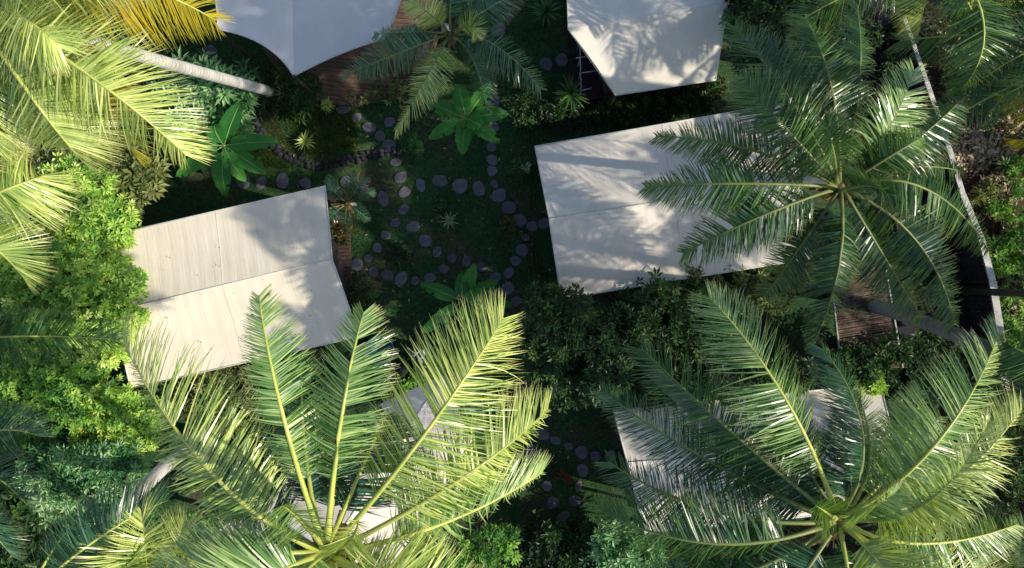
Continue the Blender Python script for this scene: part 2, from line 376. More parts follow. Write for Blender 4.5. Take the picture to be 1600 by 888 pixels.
def palm(label, base, crown, zc, fronds, mat='frond', LL=.85, group='coconut palms around the tents', r0=.17, r1=.12, bow=(0, 0), coco=0, rmat='rachis', dry=0, seed=1, nm='coconut_palm', n=80, width=.034, rr=.036, trunk=True, v=-12, droop=.35, auto=0, autodir=None, tmat='bark', autolen=3.6, bare=.16, cat='palm tree'):
    """fronds: (mid, tip, z rise of mid, z of tip, extra) image points at the real heights of the frond"""
    q = random.Random(seed)
    cw = W(*crown, zc)
    o = thing(nm, label, cat, (base[0], base[1], 0), group); ORG[o.name] = Vector((base[0], base[1], 0))
    if trunk:
        make_trunk(o, (base[0], base[1], -.05), cw - Vector((0, 0, .25)), r0, r1, bow, tmat)
        m = MB(); m.lump(cw - Vector((0, 0, .35)), r1 * 1.35, r1 * 1.35, .42, 10, 7, .15, .5, seed)
        for k in range(16):
            a = q.uniform(0, 6.28); d = Vector((math.cos(a), math.sin(a), q.uniform(-.6, .8)))
            m.beam(cw - Vector((0, 0, .2)), cw - Vector((0, 0, .2)) + d * q.uniform(.3, .55), .05, .012, q.random())
        m.build('crown_fibre', M['fibre'], o)
    for i, fr in enumerate(fronds):
        (mx, my), (tx, ty), dm, dt = fr[:4]; ex = fr[4] if len(fr) > 4 else {}
        p1 = W(mx, my, zc + dm); p2 = W(tx, ty, zc + dt)
        st = cw + (Vector((p1.x - cw.x, p1.y - cw.y, 0)).normalized() * .10 if (p1 - cw).length > .3 else Vector((0, 0, 0)))
        if 'b' in ex: st = W(ex['b'][0], ex['b'][1], zc - .05)
        kw = dict(LL=LL, n=n, v=v, droop=droop, mat=mat, rmat=rmat, width=width, rr=rr, bare=bare, seed=seed * 100 + i, roll=q.gauss(0, .22))
        kw.update({k: x for k, x in ex.items() if k != 'b'})
        make_frond(o, st, p1, p2, **kw)
    a0 = q.uniform(0, 6.28)
    for k in range(auto):
        a = (a0 + k * 2.4 + q.gauss(0, .15)) if autodir is None else R(autodir) + ((k * .618) % 1 - .5) * 2.2; L = autolen * q.uniform(.85, 1.05); el = 1.3 - 1.7 * (k / max(1, auto - 1))
        d = Vector((math.cos(a), math.sin(a), 0))
        r1_ = .52 * L * math.cos(el * .7); z1 = .45 * L * math.sin(el * .75)
        p1 = cw + d * r1_ + Vector((0, 0, z1)); p2 = cw + d * (L * (.92 if el < .5 else .75)) + Vector((0, 0, z1 - .22 * L - .1 * k / auto * L))
        make_frond(o, cw + d * .08, p1, p2, LL=LL, n=int(n * .8), v=v, droop=droop, mat=mat, rmat=rmat, width=width * 1.1, rr=rr, bare=bare, seed=seed * 77 + k, roll=q.gauss(0, .25))
    for k in range(coco):
        a = q.uniform(0, 6.28); m = MB()
        m.lump(cw + Vector((math.cos(a) * .26, math.sin(a) * .26, -.18 - .12 * (k % 3))), .10, .10, .13, 10, 7, .03, q.random(), k)
        m.build('coconut', M['coco'], o, smooth=True)
    return o

# P5 large palm, bottom centre
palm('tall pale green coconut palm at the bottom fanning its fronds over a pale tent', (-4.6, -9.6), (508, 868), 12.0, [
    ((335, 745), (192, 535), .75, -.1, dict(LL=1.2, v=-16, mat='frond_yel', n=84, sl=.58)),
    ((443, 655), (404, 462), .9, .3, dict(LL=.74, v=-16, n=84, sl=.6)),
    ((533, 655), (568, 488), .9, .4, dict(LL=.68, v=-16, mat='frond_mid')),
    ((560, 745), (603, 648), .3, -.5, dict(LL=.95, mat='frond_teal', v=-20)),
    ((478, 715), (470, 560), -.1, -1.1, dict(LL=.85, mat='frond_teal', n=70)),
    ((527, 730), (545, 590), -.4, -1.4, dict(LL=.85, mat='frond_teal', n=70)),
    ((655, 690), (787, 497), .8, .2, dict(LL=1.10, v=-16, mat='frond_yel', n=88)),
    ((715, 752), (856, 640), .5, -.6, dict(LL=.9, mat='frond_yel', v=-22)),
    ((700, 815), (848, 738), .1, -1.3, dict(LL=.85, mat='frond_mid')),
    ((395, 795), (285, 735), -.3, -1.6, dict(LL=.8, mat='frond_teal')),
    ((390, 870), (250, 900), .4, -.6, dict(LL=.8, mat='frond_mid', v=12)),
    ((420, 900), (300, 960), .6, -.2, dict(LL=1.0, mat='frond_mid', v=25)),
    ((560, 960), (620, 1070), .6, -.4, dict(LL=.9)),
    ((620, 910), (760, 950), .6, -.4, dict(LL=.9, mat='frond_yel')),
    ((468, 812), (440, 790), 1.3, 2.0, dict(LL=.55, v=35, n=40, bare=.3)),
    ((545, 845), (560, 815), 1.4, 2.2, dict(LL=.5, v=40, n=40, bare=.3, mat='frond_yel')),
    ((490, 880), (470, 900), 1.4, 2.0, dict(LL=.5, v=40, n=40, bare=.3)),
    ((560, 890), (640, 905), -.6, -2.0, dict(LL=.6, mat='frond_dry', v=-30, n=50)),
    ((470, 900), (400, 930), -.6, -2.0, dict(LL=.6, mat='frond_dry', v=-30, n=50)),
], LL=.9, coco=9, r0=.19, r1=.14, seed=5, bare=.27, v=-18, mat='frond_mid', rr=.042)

# P8 large palm, bottom right; its trunk base shows by the hedge
b8 = W(985, 542, 0)
palm('big blue green coconut palm at the bottom right, trunk rising from the hedge', (b8.x, b8.y), (1312, 815), 9.8, [
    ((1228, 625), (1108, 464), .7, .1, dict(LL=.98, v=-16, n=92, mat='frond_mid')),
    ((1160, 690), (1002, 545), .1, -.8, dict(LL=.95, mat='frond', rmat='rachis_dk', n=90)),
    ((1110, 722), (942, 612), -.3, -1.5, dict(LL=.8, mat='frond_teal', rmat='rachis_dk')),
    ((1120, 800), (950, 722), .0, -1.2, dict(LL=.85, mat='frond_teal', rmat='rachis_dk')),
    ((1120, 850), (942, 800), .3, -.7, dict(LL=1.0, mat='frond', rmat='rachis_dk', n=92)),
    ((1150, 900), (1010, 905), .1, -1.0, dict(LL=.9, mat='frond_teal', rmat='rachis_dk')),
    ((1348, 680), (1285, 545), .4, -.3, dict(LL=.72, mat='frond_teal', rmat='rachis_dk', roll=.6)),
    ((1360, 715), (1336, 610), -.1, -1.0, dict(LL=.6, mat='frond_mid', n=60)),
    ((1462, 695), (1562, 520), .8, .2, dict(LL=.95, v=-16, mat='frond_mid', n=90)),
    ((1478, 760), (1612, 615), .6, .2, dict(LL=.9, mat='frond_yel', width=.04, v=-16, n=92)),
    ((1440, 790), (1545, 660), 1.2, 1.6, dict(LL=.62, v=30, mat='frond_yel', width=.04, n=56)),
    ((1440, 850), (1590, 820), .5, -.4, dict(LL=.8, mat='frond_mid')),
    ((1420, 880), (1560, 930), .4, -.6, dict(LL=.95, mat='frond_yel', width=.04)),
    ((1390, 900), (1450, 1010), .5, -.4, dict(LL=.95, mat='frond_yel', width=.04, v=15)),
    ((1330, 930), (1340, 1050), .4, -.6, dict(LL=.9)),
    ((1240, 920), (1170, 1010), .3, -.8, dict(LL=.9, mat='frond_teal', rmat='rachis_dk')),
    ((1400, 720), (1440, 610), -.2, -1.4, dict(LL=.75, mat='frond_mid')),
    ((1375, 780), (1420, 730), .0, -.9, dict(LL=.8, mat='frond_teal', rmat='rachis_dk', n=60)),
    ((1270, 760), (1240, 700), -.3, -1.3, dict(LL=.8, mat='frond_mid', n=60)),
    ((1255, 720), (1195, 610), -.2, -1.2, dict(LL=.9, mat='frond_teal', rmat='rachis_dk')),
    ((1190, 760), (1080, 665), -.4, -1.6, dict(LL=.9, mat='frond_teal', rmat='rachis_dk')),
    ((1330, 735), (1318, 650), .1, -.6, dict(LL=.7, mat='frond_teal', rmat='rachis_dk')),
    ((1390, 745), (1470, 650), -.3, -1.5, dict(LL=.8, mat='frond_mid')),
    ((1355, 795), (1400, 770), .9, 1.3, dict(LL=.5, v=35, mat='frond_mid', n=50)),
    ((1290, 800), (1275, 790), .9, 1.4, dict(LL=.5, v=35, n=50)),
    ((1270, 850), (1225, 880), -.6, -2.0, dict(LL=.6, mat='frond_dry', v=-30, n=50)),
], LL=.9, coco=6, v=-20, seed=8, bow=(-.5, .2), bare=.22, tmat='bark_shade', rr=.042, r0=.2, r1=.16)

# P7 large palm, upper right
palm('dark green coconut palm with a full round crown over the rectangular tent', (8.9, 3.3), (1314, 292), 8.2, [
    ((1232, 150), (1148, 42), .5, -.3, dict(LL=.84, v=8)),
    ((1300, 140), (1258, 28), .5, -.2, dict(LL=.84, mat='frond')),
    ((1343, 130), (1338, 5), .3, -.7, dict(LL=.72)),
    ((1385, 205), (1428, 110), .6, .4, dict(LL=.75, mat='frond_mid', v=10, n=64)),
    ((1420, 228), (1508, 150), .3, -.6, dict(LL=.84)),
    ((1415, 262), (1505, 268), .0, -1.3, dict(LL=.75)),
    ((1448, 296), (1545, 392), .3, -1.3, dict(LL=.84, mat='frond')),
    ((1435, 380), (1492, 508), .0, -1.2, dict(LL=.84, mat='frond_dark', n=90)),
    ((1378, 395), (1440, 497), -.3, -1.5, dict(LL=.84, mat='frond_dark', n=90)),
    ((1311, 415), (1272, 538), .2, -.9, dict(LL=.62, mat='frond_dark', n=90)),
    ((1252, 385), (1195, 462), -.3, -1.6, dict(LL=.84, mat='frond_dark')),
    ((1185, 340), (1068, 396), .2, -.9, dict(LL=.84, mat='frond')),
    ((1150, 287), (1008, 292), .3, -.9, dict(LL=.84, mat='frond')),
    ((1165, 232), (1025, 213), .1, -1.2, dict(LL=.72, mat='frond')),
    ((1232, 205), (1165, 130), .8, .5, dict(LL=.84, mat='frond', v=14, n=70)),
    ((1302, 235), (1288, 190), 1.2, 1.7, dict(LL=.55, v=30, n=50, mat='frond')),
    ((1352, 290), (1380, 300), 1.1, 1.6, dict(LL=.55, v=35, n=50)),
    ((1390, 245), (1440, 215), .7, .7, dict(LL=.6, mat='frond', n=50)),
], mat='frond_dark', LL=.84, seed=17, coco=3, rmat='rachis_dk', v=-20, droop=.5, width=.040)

# P1 top-left, tall pale trunk
b1 = W(434, 146, 0)
palm('tall yellow green coconut palm at the top left with a long bare pale trunk', (b1.x, b1.y), (-50, 8), 12.2, [
    ((128, 110), (290, 243), .5, -.6, dict(LL=1.0, mat='frond_yel', v=-14, n=96)),
    ((55, 160), (128, 252), .2, -.9, dict(LL=.95, mat='frond_yel', n=90, v=-16)),
    ((130, 140), (212, 246), -.5, -2.0, dict(LL=.7, mat='frond_gold', n=60)),
    ((150, -32), (336, 32), .4, -.7, dict(LL=1.05, mat='frond_gold', v=-35, droop=.6)),
    ((90, -60), (240, -55), .9, .6, dict(LL=.8, mat='frond_yel', v=-25, droop=.6)),
    ((-40, 90), (-10, 230), .2, -.8, dict(LL=.9, mat='frond_yel')),
    ((60, 60), (190, 115), .1, -.8, dict(LL=.8, mat='frond_yel', n=70)),
    ((20, 20), (95, 75), 1.0, 1.0, dict(LL=.7, mat='frond_yel', v=20, n=60)),
], LL=.95, r0=.15, r1=.13, seed=11, bow=(0, 0), auto=2, autodir=130, coco=3)

# other palms along the left side
palm('coconut palm at the left edge with a wide sunlit frond above the bright green tree', (-14.6, 2.2), (-110, 345), 10.5, [
    ((0, 300), (75, 272), .5, -.2, dict(LL=.95, mat='frond_yel')),
    ((-20, 380), (40, 440), .2, -.8, dict(LL=.8, mat='frond_yel')),
    ((-60, 250), (10, 210), .4, .0, dict(LL=.8, mat='frond_yel')),
], seed=12, auto=9, autodir=175)
palm('left edge coconut palm with one level frond below the bright lime tree', (-17, -1.8), (-150, 540), 6.2, [
    ((30, 526), (186, 532), .4, -.5, dict(LL=.85, mat='frond', v=-5)),
], seed=13, auto=9, autodir=180)
palm('dark coconut palm at the left edge with blue green fronds above the silvery bush', (-17, -5), (-110, 720), 6.6, [
    ((-20, 675), (62, 682), .3, -.6, dict(LL=.8, mat='frond_teal')),
    ((-25, 735), (42, 790), .2, -1.0, dict(LL=.8, mat='frond_teal')),
    ((-40, 800), (20, 870), .0, -1.3, dict(LL=.8, mat='frond_teal')),
], seed=14, auto=8, autodir=200)
b4 = W(312, 676, 0)
palm('leaning coconut palm with a grey trunk showing at the bottom left', (b4.x, b4.y), (45, 930), 9.5, [
    ((158, 838), (262, 782), .4, -.5, dict(LL=.85, mat='frond_teal', v=-10, n=90)),
    ((90, 850), (140, 800), .2, -.8, dict(LL=.75, mat='frond_teal')),
    ((150, 890), (270, 870), .3, -.6, dict(LL=.8, mat='frond')),
], seed=15, auto=8, autodir=235, bow=(0, 0), r0=.19, r1=.15)
palm('short yellow green palm at the bottom left edge with stiff upright fronds like a fan', (-9.6, -8.6), (232, 930), 8.6, [
    ((200, 890), (165, 840), .9, 1.0, dict(LL=.8, mat='frond_yel', v=30, n=50)),
    ((228, 870), (222, 800), .9, 1.0, dict(LL=.8, mat='frond_yel', v=25, n=50)),
    ((262, 880), (290, 820), .8, .8, dict(LL=.8, mat='frond_yel', v=25, n=50)),
    ((280, 910), (350, 880), .6, .2, dict(LL=.85, mat='frond_yel', n=60)),
    ((180, 920), (110, 900), .6, .2, dict(LL=.8, mat='frond_yel', n=60)),
], seed=16)

# P6 small palm, top centre
palm('small young palm beside the wooden deck at the top, its tips touched by sun', (-2.1, 8.0), (703, 52), 4.2, [
    ((625, 82), (538, 118), .5, -.4, dict(LL=.62)),
    ((668, 118), (618, 204), .5, -.4, dict(LL=.62, mat='frond_yel')),
    ((775, 72), (845, 140), .5, -.5, dict(LL=.7)),
    ((672, 22), (638, 2), .6, .5, dict(LL=.5, mat='frond_yel', n=50)),
    ((755, 18), (812, -15), .6, .0, dict(LL=.65)),
    ((705, -10), (715, -70), .5, .0, dict(LL=.65)),
    ((735, 40), (745, 55), .9, 1.0, dict(LL=.4, n=40, mat='frond_yel')),
    ((740, 95), (760, 170), .2, -.9, dict(LL=.55, mat='frond_teal')),
    ((640, 50), (585, 55), .1, -.8, dict(LL=.55, mat='frond_teal')),
], mat='frond_teal', LL=.65, r0=.13, r1=.09, n=62, seed=6, rr=.024, rmat='rachis_dk', width=.03, nm='young_palm', group='coconut palms around the tents')

# right side palms
b9 = W(1302, 462, 0)
palm('tall right edge coconut palm with a thick grey trunk leaning over the slatted pergola', (b9.x, b9.y), (1690, 612), 10.0, [
    ((1620, 560), (1565, 540), .4, -.4, dict(LL=.8, mat='frond')),
    ((1620, 620), (1560, 660), .2, -.8, dict(LL=.8, mat='frond_teal')),
], seed=21, auto=8, autodir=0, bow=(.2, .15), r0=.2, r1=.16, tmat='bark_shade')
b13 = W(1508, 455, 0)
palm('coconut palm just beyond the white capped fence with a thin dark trunk', (b13.x, b13.y), (1900, 470), 8.0, [], seed=22, auto=7, r0=.11, r1=.09, tmat='bark_dk')
palm('coconut palm at the top right edge with fronds hanging straight down beside the fence', (14.0, 10.6), (1475, -75), 7.5, [
    ((1450, -20), (1438, 48), .3, -1.0, dict(LL=.8, mat='frond_yel', v=-30, droop=.6)),
    ((1500, -20), (1535, 45), .3, -1.2, dict(LL=.7, mat='frond')),
    ((1550, -50), (1610, -5), .4, -.8, dict(LL=.8, mat='frond_yel')),
], seed=23, auto=6)
palm('dark coconut palm at the right edge below the top corner', (17.5, 6.8), (1700, 60), 7.5, [
    ((1625, 72), (1538, 122), .4, -.6, dict(LL=.85, mat='frond_teal')),
    ((1620, 20), (1560, 40), .4, -.4, dict(LL=.8, mat='frond')),
    ((1560, 145), (1450, 210), -1.0, -2.2, dict(LL=.8, mat='frond_teal', b=(1690, 90))),
], seed=24, auto=6)
palm('golden yellow palm at the right edge halfway up the picture', (18.5, 4.3), (1690, 195), 7.0, [
    ((1632, 165), (1575, 150), .4, -.3, dict(LL=.55, mat='frond_gold')),
    ((1640, 215), (1580, 218), .3, -.6, dict(LL=.5, mat='frond_gold')),
], mat='frond_gold', LL=.6, seed=25, auto=5, autodir=0, autolen=2.0)
palm('yellow fan of fronds rising in the bottom right corner', (12.2, -9.6), (1580, 950), 7.0, [
    ((1550, 890), (1530, 830), .6, .6, dict(LL=.6, mat='frond_yel', v=25, n=50)),
    ((1590, 880), (1600, 820), .6, .6, dict(LL=.6, mat='frond_yel', v=25, n=50)),
], seed=26, auto=5, autolen=2.4)

for i, (x, y, z, lab) in enumerate([(12.6, -1.9, 17.0, 'leaning far in over the fence')]):  # unseen palm, added to throw soft bands of shade on the left tent
    cw = (800 + x * F / (H - z), 444 - y * F / (H - z))
    palm('very tall coconut palm outside the right edge, ' + lab, (x + 7, y - .5 + i), cw, z, [], seed=31 + i, auto=8, autolen=2.7, LL=.9, n=50, width=.06)

# ------------------------------------------------------------------ leafy trees and bushes
def foliage(blobs, dens, lsize, k=7, seed=0, aspect=.42, shell=.35, upb=.5):
    """blobs: (centre, rx, ry, rz). Sprays of leaves through each clump; returns an MB"""
    g_ = np.random.default_rng(seed)
    V = []; Rn = []; U = []
    for (c, rx, ry, rz) in blobs:
        n = max(6, int(dens * (rx * ry) ** 1.0 * math.pi))
        br = g_.normal(0, .17)
        for _ in range(n):
            d = g_.normal(size=3); d[2] = abs(d[2]) * .9 - .25; d /= np.linalg.norm(d)
            rr_ = 1 - shell * g_.random() ** 1.5 + g_.normal(0, .06)
            # lumpy outline
            rr_ *= 1 + .16 * math.sin(3.1 * d[0] * 2 + c[0] * 5) * math.cos(4.3 * d[1] + c[1] * 3)
            p = np.array([c[0] + d[0] * rx * rr_, c[1] + d[1] * ry * rr_, c[2] + d[2] * rz * rr_])
            if p[2] < .06: p[2] = .06 + .1 * g_.random()
            ax = d * (1 - upb) + np.array([0, 0, upb]) + g_.normal(0, .28, 3); ax /= np.linalg.norm(ax)
            t = np.cross(ax, [0.3, .9, .1]); t /= np.linalg.norm(t); b = np.cross(ax, t)
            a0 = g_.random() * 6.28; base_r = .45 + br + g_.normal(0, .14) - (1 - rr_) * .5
            kk = k + int(g_.integers(-1, 2)); sz = lsize * g_.uniform(.7, 1.25)
            for q in range(kk):
                a = a0 + q * 2.4; el = .12 + .60 * (1 - q / kk)
                ld = (t * math.cos(a) + b * math.sin(a)) * math.cos(el * 1.2) + ax * math.sin(el * 1.2) * .9
                ld = ld / np.linalg.norm(ld)
                wd = np.cross(ld, ax); wd /= (np.linalg.norm(wd) + 1e-6)
                L = sz * g_.uniform(.75, 1.2); w = L * aspect * .5
                o_ = p + ld * L * .15
                mid = o_ + ld * L * .5 - ax * L * .05
                tip = o_ + ld * L - np.array([0, 0, L * .22])
                V += [o_, mid + wd * w + ax * w * .35, tip, mid - wd * w + ax * w * .35]
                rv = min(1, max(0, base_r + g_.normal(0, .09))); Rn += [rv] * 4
    m = MB(); nf = len(V) // 4
    m.v = [tuple(v) for v in V]; m.r = Rn; m.u = [(0., 0.), (.5, .5), (1., 0.), (.5, -.5)] * nf
    fs = []
    for i in range(nf):
        a = 4 * i; fs.append((a, a + 1, a + 2)); fs.append((a, a + 2, a + 3))
    m.f = fs
    return m

def tree(name, label, cat, blobs, mat, dens=26, lsize=.22, k=7, seed=0, trunkr=.09, group=None, aspect=.42, shell=.4, zs=1., sub=None):
    """blobs in image points at real heights: (px,py,z,r[,rz])"""
    q = random.Random(seed); B = []
    blobs = [(b[0], b[1], b[2] * zs, *b[3:]) for b in blobs]
    for b in blobs:
        c = W(b[0], b[1], b[2]); r = b[3]; rz = b[4] if len(b) > 4 else r * .75
        B.append((c, r, r * q.uniform(.85, 1.1), rz))
        if sub:      # smaller clumps budding from the main ones
            for j in range(sub):
                a = q.uniform(0, 6.28); e = q.uniform(-.1, .9)
                r2 = r * q.uniform(.28, .48)
                B.append((c + Vector((math.cos(a) * math.cos(e) * r * .85, math.sin(a) * math.cos(e) * r * .85, math.sin(e) * rz * .85)), r2, r2, r2 * .8))
    cx = sum(b[0].x for b in B) / len(B); cy = sum(b[0].y for b in B) / len(B)
    o = thing(name, label, cat, (cx, cy, 0), group); ORG[o.name] = Vector((cx, cy, 0))
    m = MB()
    zt = sum(b[0].z for b in B) / len(B)
    if zt > .9:
        m.tube([(cx, cy, -.05), (cx + q.uniform(-.1, .1), cy + q.uniform(-.1, .1), zt * .4)], [trunkr, trunkr * .8], 8)
    for b in B:
        if zt <= .9:
            m.tube([(cx, cy, .02), ((cx + b[0].x) / 2, (cy + b[0].y) / 2, .05), (b[0].x, b[0].y, b[0].z)], [.02, .015, .01], 5); continue
        m.tube([(cx, cy, zt * .38), ((cx + b[0].x) / 2 + q.uniform(-.1, .1), (cy + b[0].y) / 2, (zt * .4 + b[0].z) / 2 - .05), b[0]], [trunkr * .7, trunkr * .45, trunkr * .2], 5)
    m.build('trunk' if zt > .9 else 'stem', M['bark_dk'], o, smooth=True)
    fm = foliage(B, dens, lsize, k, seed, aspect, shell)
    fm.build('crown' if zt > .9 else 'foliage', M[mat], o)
    return o

# bright feathery tree on the left
tree('leafy_tree', 'bright lime green feathery tree against the left end of the big left tent', 'tree',
     [(60, 460, 5.6, .85), (110, 430, 5.4, .8), (95, 500, 5.2, .8), (30, 520, 4.6, .7), (150, 470, 4.4, .7), (185, 440, 4.3, .75), (205, 480, 3.9, .6), (225, 500, 3.4, .5), (165, 540, 4.2, .6), (185, 500, 4.4, .6), (180, 520, 3.6, .7), (130, 540, 3.6, .8), (20, 420, 5.2, .6), (70, 400, 4.6, .6), (60, 570, 3.3, .8), (160, 410, 4.0, .55)],
     'tree_lime', 66, .13, 9, 41, sub=6, zs=.68, aspect=.45)
tree('leafy_tree', 'fresh green tree above the lime green one, with its sprays spread flat', 'tree',
     [(110, 330, 4.6, .9), (160, 350, 4.0, .8), (100, 290, 4.2, .7), (60, 350, 4.3, .8), (190, 370, 3.4, .55), (140, 300, 4.2, .6), (120, 380, 4.2, .7), (35, 380, 3.8, .7)],
     'tree_lime', 54, .175, 8, 42, sub=5, zs=.68, aspect=.36)
tree('leafy_tree', 'olive leaved tree with whorls of pointed leaves above the left tent corner', 'tree',
     [(170, 290, 3.4, .7), (215, 285, 3.2, .6), (150, 330, 3.3, .6), (190, 320, 3.2, .5), (120, 260, 3.2, .7), (235, 270, 2.8, .4), (80, 270, 3.2, .8), (30, 260, 3.2, .8), (60, 220, 3.0, .8), (160, 240, 2.6, .6)],
     'tree_olive', 36, .27, 7, 43, sub=3, zs=.65, aspect=.4)
tree('leafy_tree', 'dense mid green tree in the lower left, half in shade, above the silvery bush', 'tree',
     [(40, 600, 3.8, .9), (90, 600, 3.9, .8), (120, 620, 3.6, .6), (60, 650, 3.4, .8), (20, 660, 3.2, .8), (100, 580, 4.0, .6), (130, 590, 3.6, .5)],
     'tree', 60, .14, 9, 44, sub=6, zs=.75)
tree('leafy_bush', 'silvery green bush with feathery leaf tufts left of the leaning grey trunk', 'bush',
     [(120, 740, 3.2, .8), (170, 750, 3.1, .7), (110, 780, 2.8, .7), (195, 735, 3.0, .55), (70, 730, 2.8, .6), (150, 800, 2.3, .6), (90, 760, 2.3, .6), (190, 790, 2.1, .5)],
     'tree_blue', 58, .22, 9, 45, sub=6, aspect=.28)
tree('leafy_tree', 'yellow green tree between the silvery bush and the corner of the left tent', 'tree',
     [(180, 640, 3.6, .7), (210, 670, 3.5, .6), (150, 670, 3.3, .6), (140, 640, 3.2, .6), (230, 640, 3.0, .5)],
     'tree_lime', 55, .15, 9, 46, sub=5, zs=.75)
tree('leafy_bush', 'small sunny bush at the bottom left between the palm fronds', 'bush',
     [(250, 820, 2.4, .7), (300, 850, 2.4, .8), (220, 860, 2.2, .7), (340, 800, 1.6, .5)], 'tree', 40, .2, 8, 47, sub=3)
tree('leafy_bush', 'dark undergrowth bush at the left edge under the palms', 'bush',
     [(20, 740, 1.5, 1.2), (70, 850, 1.2, 1.2), (30, 830, 1.4, 1.0), (240, 610, .8, .8), (150, 880, 1.0, 1.0), (-30, 640, 1.6, 1.2)], 'tree_dark', 26, .24, 7, 48, sub=3)
tree('papaya_bush', 'blue green bush with star shaped leaf tufts under the pale leaning trunk', 'bush',
     [(315, 130, 2.2, .75), (345, 155, 2.1, .7), (290, 165, 2.0, .7), (330, 185, 1.8, .6), (375, 130, 1.9, .5), (300, 195, 1.7, .5), (275, 140, 1.7, .5), (360, 185, 1.5, .5)],
     'tree_blue', 28, .34, 10, 49, sub=2, zs=.6, aspect=.26)
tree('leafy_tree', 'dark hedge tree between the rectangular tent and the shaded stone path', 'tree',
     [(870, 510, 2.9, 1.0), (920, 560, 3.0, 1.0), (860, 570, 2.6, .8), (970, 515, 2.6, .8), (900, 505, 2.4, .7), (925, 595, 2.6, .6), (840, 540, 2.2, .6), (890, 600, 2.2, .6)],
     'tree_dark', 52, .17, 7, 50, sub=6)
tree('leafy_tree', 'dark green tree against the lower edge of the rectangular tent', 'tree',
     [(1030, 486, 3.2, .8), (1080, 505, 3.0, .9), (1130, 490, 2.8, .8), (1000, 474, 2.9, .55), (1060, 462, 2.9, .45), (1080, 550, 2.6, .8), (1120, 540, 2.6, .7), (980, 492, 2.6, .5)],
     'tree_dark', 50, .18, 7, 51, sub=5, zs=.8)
tree('hedge', 'low hedge with sunlit glossy leaves along the bright bottom edge of the rectangular tent', 'hedge',
     [(1070, 424, 2.3, .4), (1100, 432, 2.3, .4), (1135, 430, 2.3, .4), (1170, 428, 2.3, .4), (1205, 430, 2.2, .4), (1240, 430, 2.1, .45), (1160, 452, 2.0, .5), (1210, 460, 2.0, .5)],
     'tree_olive', 60, .17, 6, 52, sub=2)
tree('leafy_bush', 'dark bush with scattered pale leaves beside the pergola', 'bush',
     [(1370, 560, 1.9, .6), (1400, 590, 2.0, .7), (1430, 560, 1.8, .5), (1340, 590, 1.6, .5), (1300, 580, 1.6, .5), (1335, 560, 2.7, .35), (1400, 545, 2.7, .35), (1365, 570, 2.8, .35), (1440, 600, 1.7, .6), (1380, 615, 1.7, .5), (1310, 540, 1.4, .3)],
     'tree_dark', 50, .18, 7, 53, sub=5)
tree('leafy_bush', 'small lime bush in the sun below the pergola', 'bush', [(1358, 598, 2.6, .3), (1372, 608, 2.5, .25)], 'tree_lime', 70, .14, 8, 54, sub=3)
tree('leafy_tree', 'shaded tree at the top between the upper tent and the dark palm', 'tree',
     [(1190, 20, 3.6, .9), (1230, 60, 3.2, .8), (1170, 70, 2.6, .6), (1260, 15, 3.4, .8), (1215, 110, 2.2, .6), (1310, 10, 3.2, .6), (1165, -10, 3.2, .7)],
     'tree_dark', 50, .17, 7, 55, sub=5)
tree('leafy_bush', 'bright leafy bush at the bottom right of the big pale palm', 'bush',
     [(760, 850, 3.0, .45), (720, 870, 3.0, .5), (780, 870, 2.9, .4), (700, 880, 2.8, .5), (745, 885, 2.8, .5), (790, 840, 2.7, .28)], 'tree', 70, .15, 8, 56, sub=5)
tree('leafy_bush', 'blue green bush shaded by the lowest left frond of the bottom right palm', 'bush',
     [(960, 840, 1.8, .6), (990, 870, 1.8, .7), (950, 880, 1.6, .6), (1010, 835, 1.6, .4)], 'tree_blue', 36, .24, 8, 57, sub=3, aspect=.3)
tree('leafy_bush', 'low dark bush at the bottom of the stone path', 'bush',
     [(860, 850, .9, .7), (820, 880, .8, .7), (900, 870, .9, .7), (830, 830, .7, .5), (900, 830, .6, .4), (870, 890, 1.0, .7), (930, 850, .9, .6)], 'tree_dark', 40, .2, 7, 58, sub=3)
tree('leafy_bush', 'dark bush under the spiky plant by the upper tent', 'bush',
     [(860, 170, .5, .45), (830, 190, .4, .4), (890, 185, .4, .4), (815, 165, .5, .35), (930, 175, .4, .35)], 'tree_dark', 40, .17, 7, 59, sub=3)
for i, (x0, x1, y0, y1, lab) in enumerate([(965, 1120, 162, 138, 'upper half'), (960, 1110, 178, 160, 'lower half')]):
    bl = [(x0 + (x1 - x0) * t / 6, y0 + (y1 - y0) * t / 6, .55, .34) for t in range(7)]
    tree('croton_hedge', 'dark green hedge in the gap below the upper tent, ' + lab, 'hedge', bl, 'tree_dark' if i == 0 else 'tree_dark', 60, .17, 6, 60 + i, sub=2)
tree('leafy_bush', 'dark fern bush at the foot of the pale leaning trunk', 'bush',
     [(440, 130, .7, .5), (470, 150, .6, .5), (455, 165, .5, .4), (420, 160, .5, .4), (485, 135, .5, .3)], 'tree_dark', 50, .24, 7, 62, sub=2, aspect=.25)
tree('leafy_bush', 'low shrubs along the outer edge of the round deck', 'bush',
     [(560, 152, .4, .25), (590, 145, .4, .25), (620, 138, .45, .28), (645, 120, .45, .3), (605, 150, .3, .25)], 'tree_olive', 50, .15, 6, 63)
tree('leafy_bush', 'small yellow flecked shrub on the lawn left of the rectangular tent', 'bush', [(792, 358, .5, .28), (798, 350, .4, .2)], 'croton', 80, .11, 7, 64)
tree('leafy_bush', 'dark round shrub in the middle of the stone ring', 'bush', [(622, 398, .25, .34), (632, 405, .3, .25)], 'tree_dark', 80, .12, 7, 65)
tree('leafy_bush', 'low shrub with bright yellow tips beside the right end of the left tent', 'bush', [(535, 362, .6, .28), (528, 372, .5, .2)], 'croton', 70, .15, 7, 66)
